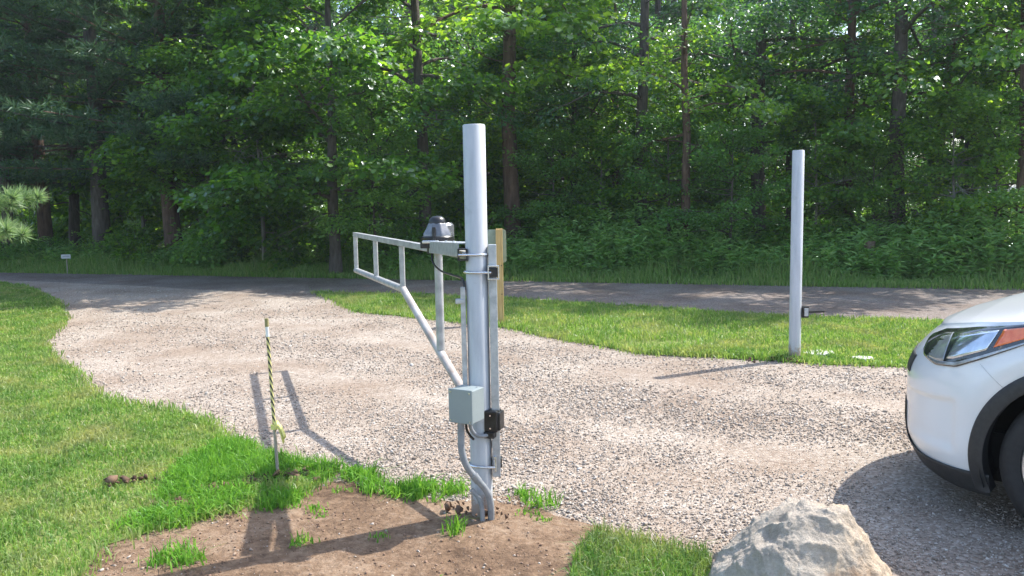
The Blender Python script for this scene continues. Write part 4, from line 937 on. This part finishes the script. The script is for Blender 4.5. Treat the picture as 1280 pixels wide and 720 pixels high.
KIND = {
 'maple': [broadleaf(101, 6.8, 1.3, 2.5, 0.10, 24, 0.10, L_MAPLE, 'maple_a', BARK, 'lobed', 19), broadleaf(102, 6.2, 1.1, 2.2, 0.085, 22, 0.095, L_MAPLE, 'maple_b', BARKP, 'lobed', 19)],
 'dark': [broadleaf(111, 7.4, 2.1, 2.3, 0.12, 24, 0.078, L_DARK, 'oak_a', BARK, 'kite', 21, 0.0, False, 1.0, 4.8, 0.55), broadleaf(112, 6.8, 2.0, 2.1, 0.10, 22, 0.074, L_DARK, 'oak_b', BARKR, 'kite', 21, 0.0, False, 1.0, 4.8, 0.55), broadleaf(113, 7.8, 2.0, 2.4, 0.13, 24, 0.08, L_DARK, 'oak_c', BARK, 'kite', 21, 0.0, False, 1.0, 4.8, 0.55)],
 'tall': [broadleaf(161, 12.0, 3.0, 2.2, 0.17, 34, 0.085, L_DARK, 'tall_a', BARK, 'kite', 18, 0.0, False, 0.75, 5.0, 0.93), broadleaf(162, 11.5, 3.3, 2.1, 0.15, 32, 0.11, L_MAPLE, 'tall_b', BARKR, 'lobed', 13, 0.0, False, 0.75, 5.0, 0.93)],
 'open': [broadleaf(181, 8.5, 2.9, 2.0, 0.13, 24, 0.08, L_DARK, 'open_a', BARK, 'kite', 15, 0.0, False, 0.7, 4.6, 0.93, 6.3), broadleaf(182, 8.0, 2.6, 1.9, 0.10, 22, 0.09, L_MAPLE, 'open_b', BARKR, 'lobed', 12, 0.0, False, 0.7, 4.6, 0.93, 6.3)],
 'sparse': [broadleaf(191, 9.0, 2.9, 2.0, 0.13, 24, 0.08, L_DARK, 'sparse_a', BARK, 'kite', 15, 0.0, False, 0.55, 4.6, 0.93), broadleaf(192, 8.6, 2.6, 1.9, 0.10, 22, 0.09, L_MAPLE, 'sparse_b', BARKR, 'lobed', 12, 0.0, False, 0.55, 4.6, 0.93)],
 'back': [broadleaf(171, 11.5, 2.0, 3.2, 0.16, 26, 0.12, L_DARK, 'back_a', BARK, 'kite', 14), broadleaf(172, 11, 1.5, 3.1, 0.15, 26, 0.13, L_MAPLE, 'back_b', BARK, 'kite', 13)],
 'pine': [conifer(121, 13, 2.4, 3.0, 0.17, L_PINE, 'pine_a', BARK, 0.135, 24, 0.40, 1.3), conifer(122, 12, 1.8, 2.7, 0.15, L_PINE, 'pine_b', BARKR, 0.135, 24, 0.40, 1.3)],
 'sapling': [broadleaf(131, 4.2, 0.5, 1.25, 0.035, 16, 0.10, L_MAPLE, 'sap_a', BARKP, 'lobed', 9), broadleaf(132, 3.6, 0.4, 1.1, 0.03, 14, 0.085, L_BUSH, 'sap_b', BARK, 'kite', 10)],
 'bush': [bush(141, 1.3, 0.85, 15, 0.085, L_BUSH, 'bush_a', BARK), bush(142, 1.0, 0.8, 14, 0.075, L_BUSH, 'bush_b', BARK), bush(143, 1.6, 0.75, 14, 0.10, L_MAPLE, 'bush_c', BARK, 'lobed', 11)],
}
NAME = {'maple': 'maple_tree', 'dark': 'broadleaf_tree', 'tall': 'tall_tree', 'open': 'broadleaf_tree', 'sparse': 'broadleaf_tree', 'back': 'broadleaf_tree', 'pine': 'pine_tree', 'sapling': 'sapling', 'bush': 'bush'}
def plant(kind, v, x, y, sc, rz, label, group, szx=None, tilt=None):
    tm, cm = KIND[kind][v % len(KIND[kind])]
    if not (-40 < x < 40): return
    t = empty(NAME[kind], (x, y, 0), rz); t.scale = (sc if szx is None else szx, sc if szx is None else szx, sc)
    if tilt: t.rotation_euler = (tilt[0], tilt[1], rz)
    tag(t, label, 'bush' if kind == 'bush' else 'tree', group)
    link('stems' if kind == 'bush' else 'trunk', tm, t); link('foliage' if kind == 'bush' else 'crown', cm, t)
    return t
at = lambda p, Y: (A(p, 300, Y)[0], Y)
FRONT = [
 ('dark', 1, 765, 18.2, 0.9, 'dense dark broadleaf tree set back between the two gate posts'),
 ('dark', 0, 985, 17.4, 0.95, 'dense dark broadleaf tree set back just behind the latch post'),
 ('dark', 2, 1205, 15.8, 0.85, 'dense dark broadleaf tree set back above the car bonnet tip'), # kind, variant, pixel column of the trunk, depth, scale, label
 ('dark', 2, 8, 20.0, 1.0, 'dark broadleaf tree at the far left edge of the wood'),
 ('pine', 1, 56, 21.0, 1.05, 'dark pine standing behind the small white ground sign'),
 ('maple', 0, 92, 22.5, 1.35, 'bright green maple between the dark pines on the left'),
 ('pine', 0, 128, 19.6, 1.1, 'dark pine with level boughs right of the small white ground sign'),
 ('pine', 1, 215, 18.8, 1.15, 'thick trunked dark pine left of the bright maple'),
 ('maple', 1, 285, 19.4, 1.0, 'mid green maple between the thick pine and the bright maple'),
 ('maple', 0, 418, 16.2, 1.05, 'bright layered maple with sunlit sprays above the gate end'),
 ('tall', 0, 352, 19.0, 1.1, 'tall tree with a thick dark trunk rising behind the bright maple'),
 ('sparse', 0, 528, 17.0, 1.0, 'dark broadleaf tree directly behind the gate opener'),
 ('tall', 1, 642, 16.2, 1.1, 'reddish trunked broadleaf tree just right of the near gate post'),
 ('maple', 0, 722, 17.4, 0.85, 'maple with pale sunlit leaves between the two gate posts'),
 ('sparse', 0, 805, 15.4, 1.0, 'dark trunked broadleaf tree midway between the two gate posts'),
 ('sparse', 1, 860, 14.4, 0.85, 'slim pale trunked maple left of the latch post'),
 ('open', 0, 950, 15.8, 1.1, 'broadleaf tree with hanging boughs rising behind the latch post'),
 ('sparse', 1, 1057, 14.8, 1.05, 'slim dark broadleaf tree right of the latch post'),
 ('open', 0, 1117, 14.2, 1.12, 'thick trunked broadleaf tree above the stump'),
 ('open', 1, 1152, 15.4, 1.05, 'leaning bright leaved maple behind the thick trunk on the right'),
 ('open', 1, 1274, 12.9, 1.1, 'broadleaf tree at the right edge above the car bonnet'),
]
prng = random.Random(5); used = []
for k, v, p, Y, sc, lb in FRONT:
    Y += 0.9 if p > 600 else 0.0; x, y = at(p, Y); used.append((x, y)); plant(k, v, x, y, sc, prng.uniform(0, 6.28), lb, 'front trees of the wood', tilt=(0, R(7), ) if 'leaning' in lb else None)
def fill(n, dmin, dmax, xr, gap, kinds, label, group, smin, smax):
    c = 0; tries = 0
    while c < n and tries < 4000:
        tries += 1; x = prng.uniform(*xr); y = EDGE(x) + prng.uniform(dmin, dmax)
        if any((x - a) ** 2 + (y - b) ** 2 < gap * gap for a, b in used): continue
        k = prng.choice(kinds) if x > -9 else ('pine' if prng.random() < 0.6 else prng.choice(kinds))
        used.append((x, y)); c += 1; plant(k, prng.randrange(3), x, y, prng.uniform(smin, smax), prng.uniform(0, 6.28), label[k] if isinstance(label, dict) else label, group)
LB2 = {'maple': 'green maple in the shade behind the front row of trees', 'dark': 'dark broadleaf tree in the shade behind the front row', 'pine': 'dark pine in the shade behind the front row of trees'}
LB3 = {'back': 'broadleaf tree far back in the wood', 'maple': 'maple far back in the wood', 'dark': 'dark broadleaf tree far back in the wood', 'pine': 'dark pine far back in the wood'}
fill(9, 3.2, 8.5, (-18, 0), 2.2, ['maple', 'maple', 'dark'], LB2, 'second row of trees', 0.62, 0.85)
fill(9, 4.2, 9.5, (-1, 14), 1.9, ['maple', 'dark', 'maple'], LB2, 'second row of trees', 0.55, 0.78)
fill(40, 15, 27, (-36, 24), 2.6, ['back'], LB3, 'trees deep in the wood', 0.95, 1.3)
# the far wood behind everything reads as one mass
rgf = np.random.default_rng(91); Lf = Leaves(); nc = 5600
cx = rgf.uniform(-75, 62, nc); cy = EDGE(cx) + rgf.uniform(31, 44, nc); cz = 18 * rgf.random(nc) ** 1.1
for i in range(nc):
    k = 46; r_ = rgf.uniform(0.6, 1.3)
    Lf.add(np.array([cx[i], cy[i], cz[i] + 0.2]) + rgf.normal(0, 0.5, (k, 3)) * r_ * [1, 1, 0.6], rgf.normal(0, 1, (k, 3)), np.array([0, 0, 1.0]) + rgf.normal(0, 0.6, (k, 3)), rgf.uniform(0.28, 0.50, k))
stuff('far_wood', Lf.mesh('far_wood', L_MAPLE, 'kite'), 'far leafy wood closing the view behind the trees', 'wood')
# understory
SAP = [(180, 20.2, 0), (262, 18.2, 1), (330, 17.2, 0), (470, 16.3, 1), (690, 16.2, 1), (912, 14.2, 1), (1190, 13.6, 0), (750, 15.9, 0), (835, 15.2, 1), (1020, 14.6, 0), (1090, 14.5, 1), (1245, 13.6, 1)]
for p, Y, v in SAP:
    Y += 0.5 if p > 600 else 0.0; x, y = at(p, Y); plant('sapling', v, x, y, prng.uniform(0.6, 0.85) if p > 600 else prng.uniform(0.85, 1.2), prng.uniform(0, 6.28), 'slender sapling in the undergrowth at the edge of the wood', 'saplings at the edge of the wood')
nb = 0
for p in [*range(-60, 600, 36), *range(600, 1400, 64)]:
    p2 = p + prng.uniform(-14, 14); Y = 14.9 / (1 + 0.34 * (p2 - 640) / 1066) + (prng.uniform(0.75, 1.6) if p2 < 600 else prng.uniform(1.3, 2.4)); x, y = at(p2, Y)
    left_ = p2 < 560
    plant('bush', prng.randrange(3), x, y, prng.uniform(0.5, 0.8) if left_ else prng.uniform(0.6, 0.95), prng.uniform(0, 6.28), 'low leafy bush in the undergrowth along the far side of the lane', 'bushes along the lane')
for i in range(80):
    x = prng.uniform(-20, 14) if i < 36 else prng.uniform(-30, 20); y = EDGE(x) + ((prng.uniform(2.2, 11) if x < 0 else prng.uniform(5.5, 12)) if i < 36 else prng.uniform(9, 24))
    plant('bush', prng.randrange(3), x, y, prng.uniform(0.9, 1.7), prng.uniform(0, 6.28), 'leafy bush under the trees inside the wood', 'bushes inside the wood')
# leafy weeds along the verge: one mass
Lw = Leaves(); rgw = np.random.default_rng(77); ws_ = MB()
for i in range(2600):
    x = rgw.uniform(-3, 12) if i > 550 else rgw.uniform(-17, -6); y = EDGE(x) + 0.45 + abs(rgw.normal(0, 0.75)); hh = rgw.uniform(0.30, 1.0) * (0.55 + 0.9 * float(vnoise(np.array([[x + 40, y]]), 0.9, 33)[0])) * min(1, 0.35 + 0.6 * (y - EDGE(x))) * (1 if x > -1.5 else 0.6)
    nl = 34; t = rgw.uniform(0.15, 1, nl); a = rgw.uniform(0, 6.28, nl)
    p = np.stack([x + 0.06 * t * rgw.normal(), np.full(nl, y), 0 * t], 1); p[:, 2] = t * hh
    Lw.add(p, np.stack([np.cos(a), np.sin(a), rgw.normal(0.3, 0.35, nl)], 1), np.stack([rgw.normal(0, 0.5, nl), rgw.normal(-0.45, 0.5, nl), np.ones(nl)], 1), rgw.uniform(0.09, 0.17, nl))
stuff('undergrowth_weeds', Lw.mesh('undergrowth_weeds', L_WEED, 'lance'), 'leafy green weeds crowding the grass verge below the trees', 'weeds')
# ground cover leaves in the wood
Lg = Leaves(); q = np.stack([P[:, 0], P[:, 1], np.zeros(len(P))], 1) if False else None
n = 22000; X = rng.uniform(-24, 18, n); Pg = np.stack([X, EDGE(X) + 0.6 + rng.exponential(6, n), rng.uniform(0.02, 0.35, n)], 1)
a = rng.uniform(0, 6.28, n); Lg.add(Pg, np.stack([np.cos(a), np.sin(a), rng.normal(0, 0.3, n)], 1), np.stack([rng.normal(0, 0.3, n), rng.normal(0, 0.3, n), np.ones(n)], 1), rng.uniform(0.07, 0.15, n))
stuff('woodland_ground_cover', Lg.mesh('woodland_ground_cover', L_BUSH, 'kite'), 'low leafy ground cover on the floor of the wood', 'ground cover')

# near pine on the left whose bough tips reach into view
KIND['near'] = [conifer(151, 2.9, 0.95, 1.5, 0.05, L_SPINE, 'near_pine', BARKR, 0.15, 110, 0.22, 1.0)]; NAME['near'] = 'pine_tree'
bx_ = A(28, 262, 9.5)
plant('near', 0, bx_[0] - 2.3, 9.6, 1.14, 0.35, 'pale sunlit pine with long needles reaching in at the left edge', None)
# big trees out of view to the right that shade the lane
for (x, y, k, v) in ((12.5, 11.8, 'tall', 0), (16.5, 10.5, 'dark', 2)):
    plant(k, v, x, y, 0.95, prng.uniform(0, 6), 'broadleaf tree beside the lane beyond the car', 'trees beyond the car')

# ------------------------------------------------------------------ thin haze volume, added to lift the dark tones of the wood
hm = bpy.data.materials.new('haze'); hm.use_nodes = True; ht = hm.node_tree; ht.nodes.clear()
ho = ht.nodes.new('ShaderNodeOutputMaterial'); hv = ht.nodes.new('ShaderNodeVolumePrincipled'); hv.inputs['Color'].default_value = (0.86, 0.93, 1.0, 1); hv.inputs['Density'].default_value = 0.0008; hv.inputs['Anisotropy'].default_value = 0.25
ht.links.new(hv.outputs[0], ho.inputs['Volume'])
hb_ = MB().box((0, 300, 9.5), (1300, 1300, 21)).build('haze', hm); tag(hb_, 'thin pale haze added over the drive and wood to lift the dark tones', 'haze', kind='stuff')
